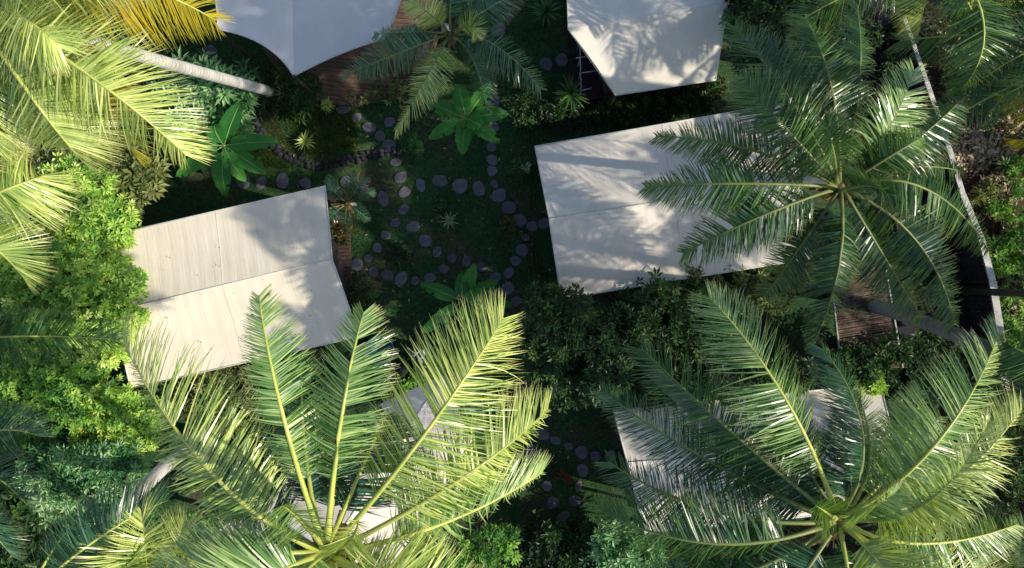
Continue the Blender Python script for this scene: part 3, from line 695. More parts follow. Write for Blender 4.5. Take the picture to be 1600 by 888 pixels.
tree('leafy_bush', 'dark shrubs behind the parked scooter', 'bush', [(590, 600, .6, .5), (630, 605, .6, .5), (670, 590, .5, .35), (560, 590, .5, .5), (660, 610, .4, .4)], 'tree', 46, .14, 7, 67, sub=3)
tree('leafy_bush', 'olive shrubs tucked under the lower edge of the left tent', 'bush', [(330, 600, 1.1, .6), (370, 600, 1.2, .6), (410, 600, 1.0, .6), (300, 625, 1.0, .6), (440, 620, .9, .6), (360, 640, .8, .6)], 'tree_olive', 46, .17, 7, 68, sub=3)
tree('leafy_bush', 'dark shrubs in the gap left of the rectangular tent', 'bush', [(825, 270, .4, .3), (818, 255, .4, .25), (835, 445, .5, .3), (850, 470, .6, .35), (560, 470, .6, .4), (575, 490, .4, .3)][:4], 'tree_dark', 50, .15, 7, 69)
tree('leafy_bush', 'dark shrubs at the lower right corner of the left tent', 'bush', [(565, 470, .6, .4), (578, 492, .4, .3), (560, 440, .5, .25)], 'tree_dark', 60, .15, 7, 70)
# beyond the fence
tree('leafy_bush', 'sunny undergrowth beyond the fence near the right edge', 'bush',
     [(1590, 320, 1.0, .5), (1560, 400, .9, .5), (1585, 440, .9, .6), (1600, 380, 1.0, .6), (1575, 490, .8, .5), (1600, 270, .9, .5), (1560, 330, .7, .3), (1600, 520, .8, .6)], 'tree', 46, .15, 7, 71, sub=4, zs=.6)
tree('leafy_bush', 'olive bush beyond the fence beside the fallen dry leaves', 'bush',
     [(1530, 305, .4, .25), (1550, 298, .4, .25), (1590, 262, .4, .3), (1600, 200, .6, .4), (1540, 190, .3, .22)], 'tree_olive', 52, .16, 7, 72, sub=3)
tree('leafy_bush', 'dark green bush beyond the fence below the large pale leaves', 'bush',
     [(1490, 120, .9, .35), (1520, 140, .9, .4), (1560, 150, 1.0, .5), (1540, 175, .8, .4), (1590, 30, 1.6, .6), (1500, 30, 1.2, .4), (1550, 70, .9, .4), (1595, 110, 1.0, .5)], 'tree_dark', 50, .18, 7, 73, sub=4)
tree('leafy_bush', 'undergrowth in the corner between the fence and the big blue green palm', 'bush',
     [(1470, 560, 1.2, .6), (1500, 600, 1.3, .7), (1540, 640, 1.4, .8), (1590, 700, 1.4, .9), (1540, 760, 1.2, .9), (1590, 800, 1.4, .9), (1500, 850, 1.2, .9), (1580, 880, 1.2, .9)], 'tree_dark', 30, .2, 7, 74, sub=4)
tree('leafy_bush', 'undergrowth at the bottom right under the big palm crown', 'bush',
     [(1100, 890, 1.0, .8), (1200, 900, 1.0, .8), (1300, 900, 1.0, .8), (1400, 890, 1.0, .8), (1450, 720, 1.2, .7), (1460, 800, 1.0, .8)], 'tree_dark', 26, .2, 7, 75, sub=4)
tree('leafy_bush', 'shaded shrubs behind the pale trunk at the top left', 'bush',
     [(250, 60, 1.0, .7), (200, 130, 1.2, .8), (240, 180, 1.2, .6), (150, 40, 1.2, .8), (220, 220, 1.3, .6), (100, 150, 1.5, 1.0), (60, 60, 1.5, 1.0)], 'tree_dark', 30, .22, 7, 76, sub=3)
def shade_tree(label, cx, cy, cz, rx, ry, n, seed, rb=(.7, 1.15), dens=16, lean=(2, 0)):  # unseen tree added outside the frame to cast shade on the tents
    q = random.Random(seed); B = []
    for _ in range(n):
        a = q.uniform(0, 6.28); t = math.sqrt(q.random()); r_ = q.uniform(*rb)
        B.append((Vector((cx + rx * t * math.cos(a), cy + ry * t * math.sin(a), cz + q.uniform(-.9, .9))), r_, r_, r_ * .7))
    o = thing('shade_tree', label, 'tree', (cx + lean[0], cy + lean[1], 0), 'tall trees outside the picture'); ORG[o.name] = Vector((cx + lean[0], cy + lean[1], 0))
    m = MB(); m.tube([(cx + lean[0], cy + lean[1], -.1), (cx + lean[0] * .55, cy + lean[1] * .55, cz * .5), (cx, cy, cz - 1.5)], [.38, .28, .2], 10)
    for b in B: m.tube([(cx, cy, cz - 2), ((cx + b[0].x) / 2, (cy + b[0].y) / 2, cz - 1.2), b[0]], [.12, .08, .03], 5)
    m.build('trunk', M['bark_dk'], o, smooth=True)
    foliage(B, dens, .3, 7, seed, .45, .6).build('crown', M['tree'], o)
shade_tree('very tall tree outside the right edge, highest of the group', 12.4, 2.3, 16.0, 2.3, 1.5, 15, 203, lean=(9, 1))
shade_tree('tall tree outside the bottom right corner beyond the fence', 15.6, -7.0, 10.5, 2.2, 1.8, 10, 204, lean=(2, -2))
shade_tree('tall tree outside the right edge beyond the dry leaves', 18.5, -1.2, 13.0, 1.5, 1.8, 7, 205, lean=(2, 0))
tree('leafy_bush', 'dark shrubs growing along the shaded path inside the white capped fence', 'bush',
     [(1395, 110, .7, .4), (1330, 150, .9, .5), (1310, 210, .9, .5), (1420, 215, .6, .35), (1400, 300, .7, .5), (1440, 380, .6, .4), (1462, 450, .6, .4), (1455, 520, .7, .4), (1350, 60, .8, .5), (1405, 50, .6, .4), (1300, 90, 1.2, .7), (1480, 420, .5, .3)],
     'tree_dark', 44, .16, 7, 77, sub=4)
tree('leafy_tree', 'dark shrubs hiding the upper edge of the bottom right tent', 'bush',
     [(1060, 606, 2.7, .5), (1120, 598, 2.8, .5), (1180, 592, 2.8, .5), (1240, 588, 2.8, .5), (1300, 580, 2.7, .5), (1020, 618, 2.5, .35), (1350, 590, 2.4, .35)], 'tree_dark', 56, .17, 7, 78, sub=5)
for i, (x, y, z) in enumerate([(-16, -9.5, 1.4), (-12, -11.5, 1.6), (-7.5, -11.8, 1.3), (-2.5, -10.8, 1.4), (2.5, -10.8, 1.6), (7.5, -11.5, 1.4), (12, -11, 1.5), (-15, 11.5, 1.6), (-9, 12.5, 1.4), (-1, 12.5, 1.3), (10.5, 12.5, 1.5), (17, 9.5, 1.4), (19.5, 0, 1.3), (18.5, -8, 1.4)]):
    bl = []
    for _ in range(6):
        bx, by, bz = x + rng.uniform(-2.2, 2.2), y + rng.uniform(-1.2, 1.2), z * rng.uniform(.6, 1.1); bl.append((800 + bx * F / (H - bz), 444 - by * F / (H - bz), bz, rng.uniform(.8, 1.2)))
    tree('leafy_bush', 'undergrowth just outside the frame, ' + ordn_[i] + ' counted anticlockwise from the lower left', 'bush', bl, ['tree', 'tree_dark', 'tree_blue'][i % 3], 16, .28, 7, 120 + i, sub=2, group='undergrowth outside the frame')
# woods around the plot, outside the frame, seen only from other viewpoints
for i, (x, y, r) in enumerate([(-22, 10, 3), (-24, -3, 3), (-20, -14, 3), (22, -8, 3), (24, 2, 3), (21, 12, 3), (-8, 17, 3), (5, 17.5, 3), (8, -17, 3), (-3, -19, 3)]):
    blb = [(x + rng.uniform(-2, 2), y + rng.uniform(-2, 2), rng.uniform(2, 3.6)) for _ in range(7)]
    bl = [(800 + bx * F / (H - bz), 444 - by * F / (H - bz), bz, 1.5) for bx, by, bz in blb]
    tree('leafy_tree', 'green tree outside the frame, ' + ['north west', 'west', 'south west', 'south east', 'east', 'north east', 'north north west', 'north north east', 'south south east', 'south'][i] + ' of the garden', 'tree', bl, 'tree', 14, .34, 7, 90 + i, sub=3, group='trees outside the frame')

# ------------------------------------------------------------------ broad-leaved plants
def broad_leaf(parent, p0, p1, p2, width, mat='banana', seed=0, rib=True, fold=.25, tear=True):
    q = random.Random(seed); m = MB(); K = 18
    vs = []; us = []
    for k in range(K + 1):
        t = k / K; s = .12 + .88 * t
        P = bez(p0, p1, p2, s); T = (bez(p0, p1, p2, min(1, s + .03)) - bez(p0, p1, p2, s - .03)).normalized()
        sd = T.cross(Vector((0, 0, 1))).normalized(); up = sd.cross(T)
        w = width * .5 * (math.sin(math.pi * min(1, t ** .75)) ** .6 if 0 < t < 1 else 0.02)
        wl = w * (1 + q.uniform(-.07, .07)); wr = w * (1 + q.uniform(-.07, .07))
        rip = .02 * math.sin(k * 2.1 + seed)
        vs += [P - sd * wl + up * (wl * fold + rip), P - sd * wl * .5 + up * (wl * fold * .65 - rip * .5), P, P + sd * wr * .5 + up * (wr * fold * .65 + rip * .5), P + sd * wr + up * (wr * fold - rip)]
        us += [(x, t) for x in (1, .5, 0, .5, 1)]
    fs = []
    for k in range(K):
        for j in range(4):
            if tear and j in (0, 3) and q.random() < .07: continue
            a = k * 5 + j; fs.append((a, a + 1, a + 6, a + 5))
    m.add(vs, fs, .5 + q.uniform(-.3, .3), us)
    o = m.build('leaf', M[mat], parent, smooth=True)
    if rib:
        m = MB(); m.tube([bez(p0, p1, p2, k / 10) + Vector((0, 0, .004)) for k in range(11)], [.022 * (1 - .8 * k / 10) + .004 for k in range(11)], 6)
        m.build('midrib', M['banana_rib'], o, smooth=True)
    return o

def banana(label, c, zc, tips, width, seed, mat='banana', group='broad leaved banana plants on the lawn'):
    q = random.Random(seed)
    base = W(c[0], c[1], zc); o = thing('banana_plant', label, 'plant', (base.x, base.y, 0), group); ORG[o.name] = Vector((base.x, base.y, 0))
    m = MB(); m.tube([(base.x, base.y, -.02), (base.x, base.y, zc * .5), (base.x, base.y, zc + .05)], [.11, .09, .06], 10); m.build('stem', M['banana_rib'], o, smooth=True)
    cw = Vector((base.x, base.y, zc))
    for i, t in enumerate(tips):
        tz = zc + .5 * (t[2] if len(t) > 2 else q.uniform(-.35, .15)); p2 = W(t[0], t[1], tz)
        p1 = (cw + p2) / 2; p1.z = max(zc, tz) + q.uniform(.04, .16)
        broad_leaf(o, cw, p1, p2, width * q.uniform(.9, 1.1), mat, seed * 10 + i)
    return o
banana('large banana plant above the left tent, several leaves half lit', (350, 228), 1.7, [(376, 160, .1), (437, 222, -.2), (418, 272, -.3), (353, 308, -.3), (275, 277, -.1), (292, 232, -.3), (385, 285, -.5), (335, 195, .4)], .52, 1)
banana('banana plant with sunlit leaf patches in front of the young palm at the top', (728, 186), 1.6, [(716, 132, .1), (768, 128, .1), (795, 178, -.1), (781, 224, -.2), (722, 243, -.2), (670, 218, -.1), (665, 160, -.1), (755, 200, .3), (742, 212, -.4)], .46, 2)
banana('shaded banana plant in the lower middle of the lawn', (723, 470), 1.4, [(742, 412, .1), (778, 438, -.1), (802, 476, -.3), (740, 522, -.2), (657, 522, -.2), (656, 442, -.1), (722, 425, -.2), (765, 452, .3)], .42, 3)
banana('very small banana shoot left of the sunlit banana plant', (650, 222), .5, [(650, 205), (640, 232), (662, 230), (636, 220)], .2, 4)
banana('plant with large pale leaves in the sun beyond the fence', (1500, 100), .9, [(1518, 72, .2), (1524, 88, .1), (1512, 108, 0), (1488, 112, -.1), (1470, 72, .1), (1500, 118, -.2), (1484, 90, .1)], .34, 5, 'pale', None)
banana('plant with a few pale rounded leaves beside the left edge of the rectangular tent', (822, 262), .5, [(829, 255), (812, 262), (826, 272)], .16, 6, 'pale', None)

def spiky(label, c, zc, L, n, seed, mat='frond', w=.05, name='spiky_plant', el=(0.1, 1.3), group=None):
    q = random.Random(seed); b = W(c[0], c[1], zc); o = thing(name, label, 'plant', (b.x, b.y, 0), group); ORG[o.name] = Vector((b.x, b.y, 0))
    m = MB(); m.tube([(b.x, b.y, -.02), (b.x, b.y, zc)], [.06, .045], 8); m.build('stem', M['bark_dk'], o, smooth=True)
    m = MB()
    for i in range(n):
        a = i * 2.4 + q.uniform(-.2, .2); e = el[0] + (el[1] - el[0]) * (1 - i / n) ; d = Vector((math.cos(a) * math.cos(e), math.sin(a) * math.cos(e), math.sin(e)))
        sd = d.cross(Vector((0, 0, 1))).normalized(); l = L * q.uniform(.75, 1.1); pos = Vector((b.x, b.y, zc)); pts = []; dd = d.copy()
        for k in range(6):
            ww = w * (.6, 1, .9, .7, .4, .04)[k] * .5; pts += [pos - sd * ww, pos + sd * ww]; pos = pos + dd * l / 5; dd = (dd + Vector((0, 0, -.16))).normalized()
        m.add(pts, [(2 * k, 2 * k + 1, 2 * k + 3, 2 * k + 2) for k in range(5)], q.uniform(.1, .8))
    m.build('foliage', M[mat], o)
    return o
spiky('spiky rosette plant at the corner of the dark railed deck', (892, 148), 1.1, .62, 60, 1)
spiky('spiky rosette plant at the top left of the upper tent', (853, 20), 1.0, .6, 50, 2)
spiky('pale streaked spiky plant in the middle of the lawn', (702, 345), .6, .36, 18, 3, 'pale', .04)
spiky('dark spiky plant under the pale one in the middle of the lawn', (695, 335), .4, .55, 30, 4, 'tree_dark')
spiky('grassy spiky tuft on the sunlit bed behind the rock edging', (478, 222), .25, .38, 40, 5, 'frond_yel', .04)
spiky('dark spiky plant below the rectangular tent near the last stepping stones', (840, 490), .4, .4, 30, 6, 'frond_teal')
spiky('spiky dark plant beyond the fence under the golden palm', (1570, 260), .5, .5, 34, 7, 'frond')
spiky('green tuft at the sunlit corner of the round deck', (512, 165), .25, .3, 50, 8, 'frond_yel', .04)
# cycad-like young palm beside the left tent
palm('feathery dwarf palm beside the right end of the left tent', (-4.9, 2.5), (541, 318), .9, [
    ((520, 295), (515, 275), .25, .0, {}), ((545, 290), (552, 268), .25, .0, {}), ((565, 305), (585, 300), .2, -.1, {}), ((560, 330), (575, 345), .2, -.1, {}),
    ((540, 345), (540, 365), .2, -.2, {}), ((522, 335), (515, 350), .2, -.1, {}), ((558, 295), (575, 278), .3, .1, {})],
    mat='frond_teal', LL=.26, n=30, seed=81, r0=.06, r1=.05, rr=.012, width=.022, nm='dwarf_palm', rmat='rachis_dk', group=None, v=10)
# red flowers
rf = W(880, 745, .45); o = thing('red_flower_plant', 'plant with small red flowers in the dark beside the lower stone path', 'plant', (rf.x, rf.y, 0)); ORG[o.name] = Vector((rf.x, rf.y, 0))
foliage([(Vector((rf.x, rf.y, .25)), .35, .35, .2)], 60, .12, 6, 5).build('foliage', M['tree_dark'], o)
for k_, (dx_, dy_) in enumerate([(.12, -.05), (-.2, .12)]):
    foliage([(Vector((rf.x + dx_, rf.y + dy_, .45)), .15, .13, .07)], 140, .07, 6, 6 + k_).build('flower', M['red'], o)

# ------------------------------------------------------------------ tents
def panel(m, c00, c10, c11, c01, nu=24, nv=14, sag=.05, rip=.0, nrip=20, puff=0):
    vs = []
    for j in range(nv + 1):
        for i in range(nu + 1):
            u = i / nu; v = j / nv
            p = c00 * (1 - u) * (1 - v) + c10 * u * (1 - v) + c11 * u * v + c01 * (1 - u) * v
            p = p + Vector((0, 0, -sag * math.sin(math.pi * u) * math.sin(math.pi * v) * 1.0 + rip * math.sin(u * nrip * 2 * math.pi) * (1 - v * .5) + puff * math.sin(math.pi * v)))
            vs.append(p)
    m.add(vs, [(j * (nu + 1) + i, j * (nu + 1) + i + 1, (j + 1) * (nu + 1) + i + 1, (j + 1) * (nu + 1) + i) for j in range(nv) for i in range(nu)])

def ridge_tent(label, nA, rA, sA, nB, rB, sB, ze, zr, mat, deck, walls=True, deckmat='deck', sag=.06, rip=.006):
    """nA/rA/sA: left end of upper eave, ridge, lower eave (image points); nB/rB/sB the right end"""
    Wn = lambda p, z: W(p[0], p[1], z)
    a, r, s = Wn(nA, ze), Wn(rA, zr), Wn(sA, ze); b, q, t = Wn(nB, ze), Wn(rB, zr), Wn(sB, ze)
    cx = (a + t) / 2
    o = thing('glamping_tent', label, 'tent', (cx.x, cx.y, 0), 'canvas roofed tents in the garden'); ORG[o.name] = Vector((cx.x, cx.y, 0))
    m = MB(); panel(m, r, q, b, a, 60, 16, sag, rip, 17); m.build('roof_panel', mat, o, smooth=True)
    m = MB(); panel(m, q, r, s, t, 60, 16, sag, rip, 17); m.build('roof_panel', mat, o, smooth=True)
    m = MB()      # bound hem along the eaves and the open ends
    for p1, p2 in ((a, b), (s, t), (a, r), (r, s), (b, q), (q, t)):
        m.tube([p1, (p1 + p2) / 2 - Vector((0, 0, sag * .1)), p2], .022, 6)
    m.build('roof_hem', M['hem'], o, smooth=True)
    m = MB(); m.tube([r + Vector((0, 0, .004)), q + Vector((0, 0, .004))], .014, 6); m.build('ridge_seam', M['canv_seam'], o, smooth=True)
    for t_ in (.5,):
        m = MB(); k_ = [a.lerp(b, t_), r.lerp(q, t_), s.lerp(t, t_)]
        pts = []
        for i_ in range(9):
            v_ = i_ / 8; p_ = k_[0].lerp(k_[1], v_); pts.append(p_ + Vector((0, 0, .004 - sag * math.sin(math.pi * t_) * math.sin(math.pi * v_))))
        for i_ in range(1, 9):
            v_ = i_ / 8; p_ = k_[1].lerp(k_[2], v_); pts.append(p_ + Vector((0, 0, .004 - sag * math.sin(math.pi * t_) * math.sin(math.pi * v_))))
        m.tube(pts, .005, 5); m.build('roof_seam', M['canv_seam'], o, smooth=True)
    m = MB()
    ins = .93; c = (a + b + s + t) / 4
    foot = [c + (p - c) * ins for p in (a, b, t, s)]
    for p in foot:
        m2 = MB(); m2.tube([(p.x, p.y, .1), (p.x, p.y, p.z - .02)], .05, 8); m2.build('pole', M['pole'], o)
    if walls:
        f2 = [c + (p - c) * .84 for p in (a, b, t, s)]
        for i in range(4):
            p1, p2 = f2[i], f2[(i + 1) % 4]; K = 40; vs = []
            for k in range(K + 1):
                pt = p1.lerp(p2, k / K); nrm = (p2 - p1).cross(Vector((0, 0, 1))).normalized() * (.03 * math.sin(k * 1.9))
                vs += [(pt.x + nrm.x, pt.y + nrm.y, .2), (pt.x + nrm.x, pt.y + nrm.y, ze - .05)]
            m.add(vs, [(2 * k, 2 * k + 2, 2 * k + 3, 2 * k + 1) for k in range(K)])
        m.build('wall_cloth', M['wall'], o, smooth=True)
    # plank deck
    dk = [W(p[0], p[1], .25) for p in deck]
    m = MB(); A, B_, C_, D_ = dk; wdt = (D_ - A).length; nP = max(4, int(wdt / .14))
    for k in range(nP):
        t0 = (k + .04) / nP; t1 = (k + .93) / nP
        p = [A.lerp(D_, t0), B_.lerp(C_, t0), B_.lerp(C_, t1), A.lerp(D_, t1)]
        lo = [Vector((x.x, x.y, .12)) for x in p]
        m.add(lo + p, [(0, 3, 2, 1), (4, 5, 6, 7), (0, 1, 5, 4), (1, 2, 6, 5), (2, 3, 7, 6), (3, 0, 4, 7)], rng.uniform(.2, .8))
    m.build('deck', M[deckmat], o)
    return o, (a, r, s, b, q, t)

cD = canvas('canvas_left', R(-14), (.90, .81, .67), (.80, .715, .585), 16, .18, .14)
cC = canvas('canvas_right', R(-9), (.86, .79, .71), (.77, .70, .62), 10, .15, .12)
cB = canvas('canvas_top', R(-9), (.85, .80, .72), (.75, .70, .62), 7, .1, .1)
cA = canvas('canvas_sail', R(60), (.76, .75, .76), (.66, .65, .65), 3, .05, .1)
cE = canvas('canvas_low', R(35), (.84, .76, .68), (.72, .64, .57), 6, .1, .15)
ridge_tent('large sunlit cream tent at the left with pleated canvas, half under the tree', (165, 369), (176, 486), (204, 607), (508, 291), (519, 405), (561, 526), 2.5, 2.92, cD,
           [(330, 330), (545, 330), (550, 470), (330, 500)])
ridge_tent('long rectangular tent in the right middle, mostly in shade, under the round palm crown', (836, 229), (858, 341), (877, 467), (1232, 160), (1250, 282), (1268, 404), 2.5, 3.2, cC,
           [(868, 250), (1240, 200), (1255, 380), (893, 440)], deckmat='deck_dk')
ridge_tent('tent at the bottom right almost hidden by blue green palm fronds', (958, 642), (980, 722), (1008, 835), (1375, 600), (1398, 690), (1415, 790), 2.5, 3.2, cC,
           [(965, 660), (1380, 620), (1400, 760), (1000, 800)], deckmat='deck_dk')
ridge_tent('pale tent at the bottom under the big pale green palm', (575, 641), (692, 588), (735, 690), (340, 830), (520, 850), (600, 925), 2.5, 3.1, cE,
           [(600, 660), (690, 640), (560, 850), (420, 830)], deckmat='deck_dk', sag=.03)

# tent B at the top: one big lower panel with cut corners
o = thing('glamping_tent', 'top tent with a slanted lower left edge and a dark railed deck beside it', 'tent', (4.0, 8.3, 0), 'canvas roofed tents in the garden'); ORG[o.name] = Vector((4.0, 8.3, 0))
m = MB(); L0, R0 = W(888, 46, 3.3), W(1137, 3, 3.3); L1, R1 = W(962, 149, 2.4), W(1118, 125, 2.4)
panel(m, L0, R0, R1, L1, 40, 22, .05, .004, 11, puff=.10); m.build('roof_panel', cB, o, smooth=True)
m = MB(); L2, R2 = W(884, -75, 2.5), W(1130, -110, 2.5); panel(m, R0, L0, L2, R2, 40, 16, .06, .003, 11); m.build('roof_panel', cB, o, smooth=True)
m = MB()
for p1, p2 in ((L0, L1), (L1, R1), (R1, R0), (L0, L2), (R0, R2), (L2, R2)): m.tube([p1, p2], .022, 6)
m.build('roof_hem', M['hem'], o, smooth=True)
for p in (L1, R1, L2, R2):
    q_ = p.lerp((L0 + R0) / 2, .06); m = MB(); m.tube([(q_.x, q_.y, 0), (q_.x, q_.y, p.z - .02)], .05, 8); m.build('pole', M['pole'], o)
m = MB(); fx = [W(905, -60, 2.4), W(1110, -80, 2.4), W(1105, 108, 2.3), W(960, 125, 2.3)]
for i in range(4):
    p1, p2 = fx[i], fx[(i + 1) % 4]; K = 30; vs = []
    for k in range(K + 1):
        pt = p1.lerp(p2, k / K); vs += [(pt.x + .03 * math.sin(k * 2), pt.y + .03 * math.cos(k * 2), .2), (pt.x, pt.y, 2.3)]
    m.add(vs, [(2 * k, 2 * k + 2, 2 * k + 3, 2 * k + 1) for k in range(K)])
m.build('wall_cloth', M['wall'], o, smooth=True)
m = MB(); A, B_, C_, D_ = [W(*p, .5) for p in ((888, -60), (1110, -90), (1110, 128), (890, 162))]
nP = 40
for k in range(nP):
    t0 = (k + .04) / nP; t1 = (k + .95) / nP
    p = [D_.lerp(A, t0), C_.lerp(B_, t0), C_.lerp(B_, t1), D_.lerp(A, t1)]; lo = [Vector((x.x, x.y, .3)) for x in p]
    m.add(lo + p, [(0, 3, 2, 1), (4, 5, 6, 7), (0, 1, 5, 4), (1, 2, 6, 5), (2, 3, 7, 6), (3, 0, 4, 7)], rng.uniform(.2, .8))
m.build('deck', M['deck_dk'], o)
m = MB()
for p1, p2 in (((906, 62), (908, 142)), ((900, 91), (921, 88)), ((905, 115), (935, 110)), ((908, 142), (924, 138))):
    m.tube([W(*p1, 1.35), W(*p2, 1.35)], .018, 6)
for p in ((906, 62), (907, 91), (907, 115), (908, 142)):
    w_ = W(*p, 1.35); m.tube([(w_.x, w_.y, .5), (w_.x, w_.y, 1.35)], .018, 6)
m.build('railing', M['white'], o, smooth=True)

# tent A: scalloped stretch canopy over a round wooden deck
o = thing('stretch_tent', 'scalloped stretch canopy over a round reddish wooden deck at the top', 'tent', (-4.9, 9.0, 0)); ORG[o.name] = Vector((-4.9, 9.0, 0))
apex = W(455, -60, 3.0)
tips = [(339, 46, 2.6), (459, 119, 2.3), (604, 60, 2.6), (655, -90, 2.6), (560, -230, 2.4), (370, -220, 2.4), (300, -110, 2.6)]
TP = [W(*t) for t in tips]
# scallops follow the outline seen: bulging inwards between the corners
mids = [(412, 71, 2.62), (532, 84, 2.6), (624, 5, 2.65), (590, -150, 2.7), (465, -180, 2.7), (350, -160, 2.7), (332, -20, 2.68)]
MP = [W(*t) for t in mids]
m = MB(); K = 16; J = 14; hem = MB()
for i in range(7):
    e0, e1, mm = TP[i], TP[(i + 1) % 7], MP[i]; edge = [bez(e0, mm, e1, k / K) for k in range(K + 1)]
    vs = []
    for j in range(J + 1):
        s_ = j / J
        for k in range(K + 1):
            p = apex.lerp(edge[k], s_); z = apex.z + (edge[k].z - apex.z) * (1 - (1 - s_) ** 1.15) ; vs.append((p.x, p.y, z))
    m.add(vs, [(j * (K + 1) + k, (j + 1) * (K + 1) + k, (j + 1) * (K + 1) + k + 1, j * (K + 1) + k + 1) for j in range(J) for k in range(K)])
    hem.tube(edge, .02, 6)
m.build('canopy', cA, o, smooth=True); hem.build('canopy_hem', M['hem'], o, smooth=True)
for p in TP:
    m = MB(); m.tube([(p.x * 1.0, p.y, 0), (p.x, p.y, p.z + .03)], .045, 8); m.build('pole', M['pole'], o)
m = MB(); m.tube([(apex.x, apex.y, 0), (apex.x, apex.y, 3.02)], .07, 10); m.build('centre_pole', M['pole'], o)
# round deck from planks clipped by a circle
m = MB(); dc = W(545, 20, .3); rad = 2.85; nP = 40
th = R(-6)
for k in range(nP):
    y0 = -rad + 2 * rad * (k + .03) / nP; y1 = -rad + 2 * rad * (k + .94) / nP; h0 = math.sqrt(max(.01, rad ** 2 - y0 ** 2)); h1 = math.sqrt(max(.01, rad ** 2 - y1 ** 2))
    h0 = max(h0, .5); h1 = max(h1, .5)
    pl = [(-h0, y0), (h0, y0), (h1, y1), (-h1, y1)]
    pl = [(dc.x + x * math.cos(th) - y * math.sin(th), dc.y + x * math.sin(th) + y * math.cos(th)) for x, y in pl]
    m.add([(x, y, .16) for x, y in pl] + [(x, y, .30) for x, y in pl], [(0, 3, 2, 1), (4, 5, 6, 7), (0, 1, 5, 4), (1, 2, 6, 5), (2, 3, 7, 6), (3, 0, 4, 7)], rng.uniform(.2, .85))
m.build('deck', M['deck'], o)

# ------------------------------------------------------------------ boundary fence, pergola, path
pathpts = [(1330, -60), (1350, 60), (1400, 200), (1440, 300), (1475, 400), (1500, 520), (1520, 640)]
m = MB(); vs = []
for i, p in enumerate(pathpts):
    a = W(*p, .012); vs += [a + Vector((-.75, 0, 0)), a + Vector((.95, 0, 0))]
m.add(vs, [(2 * i, 2 * i + 1, 2 * i + 3, 2 * i + 2) for i in range(len(pathpts) - 1)])
tag(m.build('path', M['concrete_shaded']), kind='structure')

fpx = [(1412, 28), (1447, 128), (1482, 232), (1504, 305), (1532, 372), (1550, 440), (1564, 530), (1572, 640)]
fz = 1.2
fp = [W(p[0], p[1], fz) for p in fpx]
o = thing('boundary_fence', 'grey board fence with a white capping that runs down the right side', 'fence', (fp[3].x, fp[3].y, 0)); ORG[o.name] = Vector((fp[3].x, fp[3].y, 0))
m = MB(); cap = MB()
for i in range(len(fp) - 1):
    a, b = fp[i], fp[i + 1]; d = (b - a); L = d.length; dn = d.normalized(); nrm = Vector((-dn.y, dn.x, 0)); n = int(L / .13)
    for k in range(n):
        p = a + dn * (L * (k + .5) / n)
        m.box((p.x, p.y, fz / 2 - .02), (.118, .03 + .01 * (k % 2), fz - .06), math.atan2(dn.y, dn.x), rng.uniform(.15, .85))
    cap.beam(a + Vector((0, 0, .02)), b + Vector((0, 0, .02)) - dn * .01, .11 + .02 * i, .05, rng.uniform(.4, .6))
m.build('boards', M['gwood'], o)
cap.build('capping', M['white'], o)
for z_ in (.3, .85):
    m = MB()
    for i in range(len(fp) - 1):
        a, b = fp[i], fp[i + 1]; dn = (b - a).normalized(); nr_ = Vector((dn.y, -dn.x, 0)) * .045
        if nr_.x > 0: nr_ = -nr_
        m.beam(Vector((a.x, a.y, z_)) + nr_, Vector((b.x, b.y, z_)) + nr_, .04, .09)
    m.build('rail', M['gwood'], o)
for p in fp:
    m = MB(); m.box((p.x - .09, p.y, fz / 2), (.1, .1, fz - .02)); m.build('post', M['gwood'], o, bevel=.006)

# slatted pergola
zp = 2.4; pc = [W(1296, 398, zp), W(1374, 385, zp), W(1406, 575, zp), W(1318, 588, zp)]
o = thing('slatted_pergola', 'brown slatted wooden pergola roof under the big trunk with sun on its slats', 'pergola', ((pc[0].x + pc[2].x) / 2, (pc[0].y + pc[2].y) / 2, 0)); ORG[o.name] = Vector(o.location)
m = MB(); n = 58
for k in range(n):
    t = (k + .5) / n; a = pc[0].lerp(pc[3], t); b = pc[1].lerp(pc[2], t); j = rng.uniform(-.06, .06)
    dd = (b - a).normalized()
    m.beam(a - dd * (.05 + rng.uniform(0, .08)) + Vector((0, j * .2, 0)), b + dd * (.02 + rng.uniform(0, .08)) + Vector((0, j * .2, rng.uniform(-.01, .01))), .043, .02, rng.random())
m.build('slats', M['slat'], o)
for t in (0.04, .33, .66, .96):
    m = MB(); m.beam(pc[0].lerp(pc[1], t) - Vector((0, 0, .07)), pc[3].lerp(pc[2], t) - Vector((0, 0, .07)), .06, .1); m.build('beam', M['deck_dk'], o)
for t, mt in ((-.03, 'white'), (1.04, 'white')):
    m = MB(); m.beam(pc[0].lerp(pc[1], t) + Vector((0, 0, .03)), pc[3].lerp(pc[2], t) + Vector((0, 0, .03)), .035, .05); m.build('edge_strip', M[mt], o)
for p in pc:
    q_ = p.lerp((pc[0] + pc[2]) / 2, .08); m = MB(); m.tube([(q_.x, q_.y, 0), (q_.x, q_.y, zp - .1)], .05, 8); m.build('post', M['pole'], o)
m = MB(); sl = [W(*p, .02) for p in ((1360, 440), (1410, 430), (1438, 560), (1385, 575))]
m.add([Vector((p.x, p.y, 0)) for p in sl] + [p + Vector((0, 0, .08)) for p in sl], [(4, 5, 6, 7), (0, 1, 5, 4), (1, 2, 6, 5), (2, 3, 7, 6), (3, 0, 4, 7), (0, 3, 2, 1)])
tag(m.build('pavement', M['concrete_shaded']), kind='structure')

# low dark outbuilding roof at the top, between the tree and the fence
m = MB(); rp = [W(*p, 2.3) for p in ((1272, 60), (1400, 20), (1440, 205), (1310, 225))]
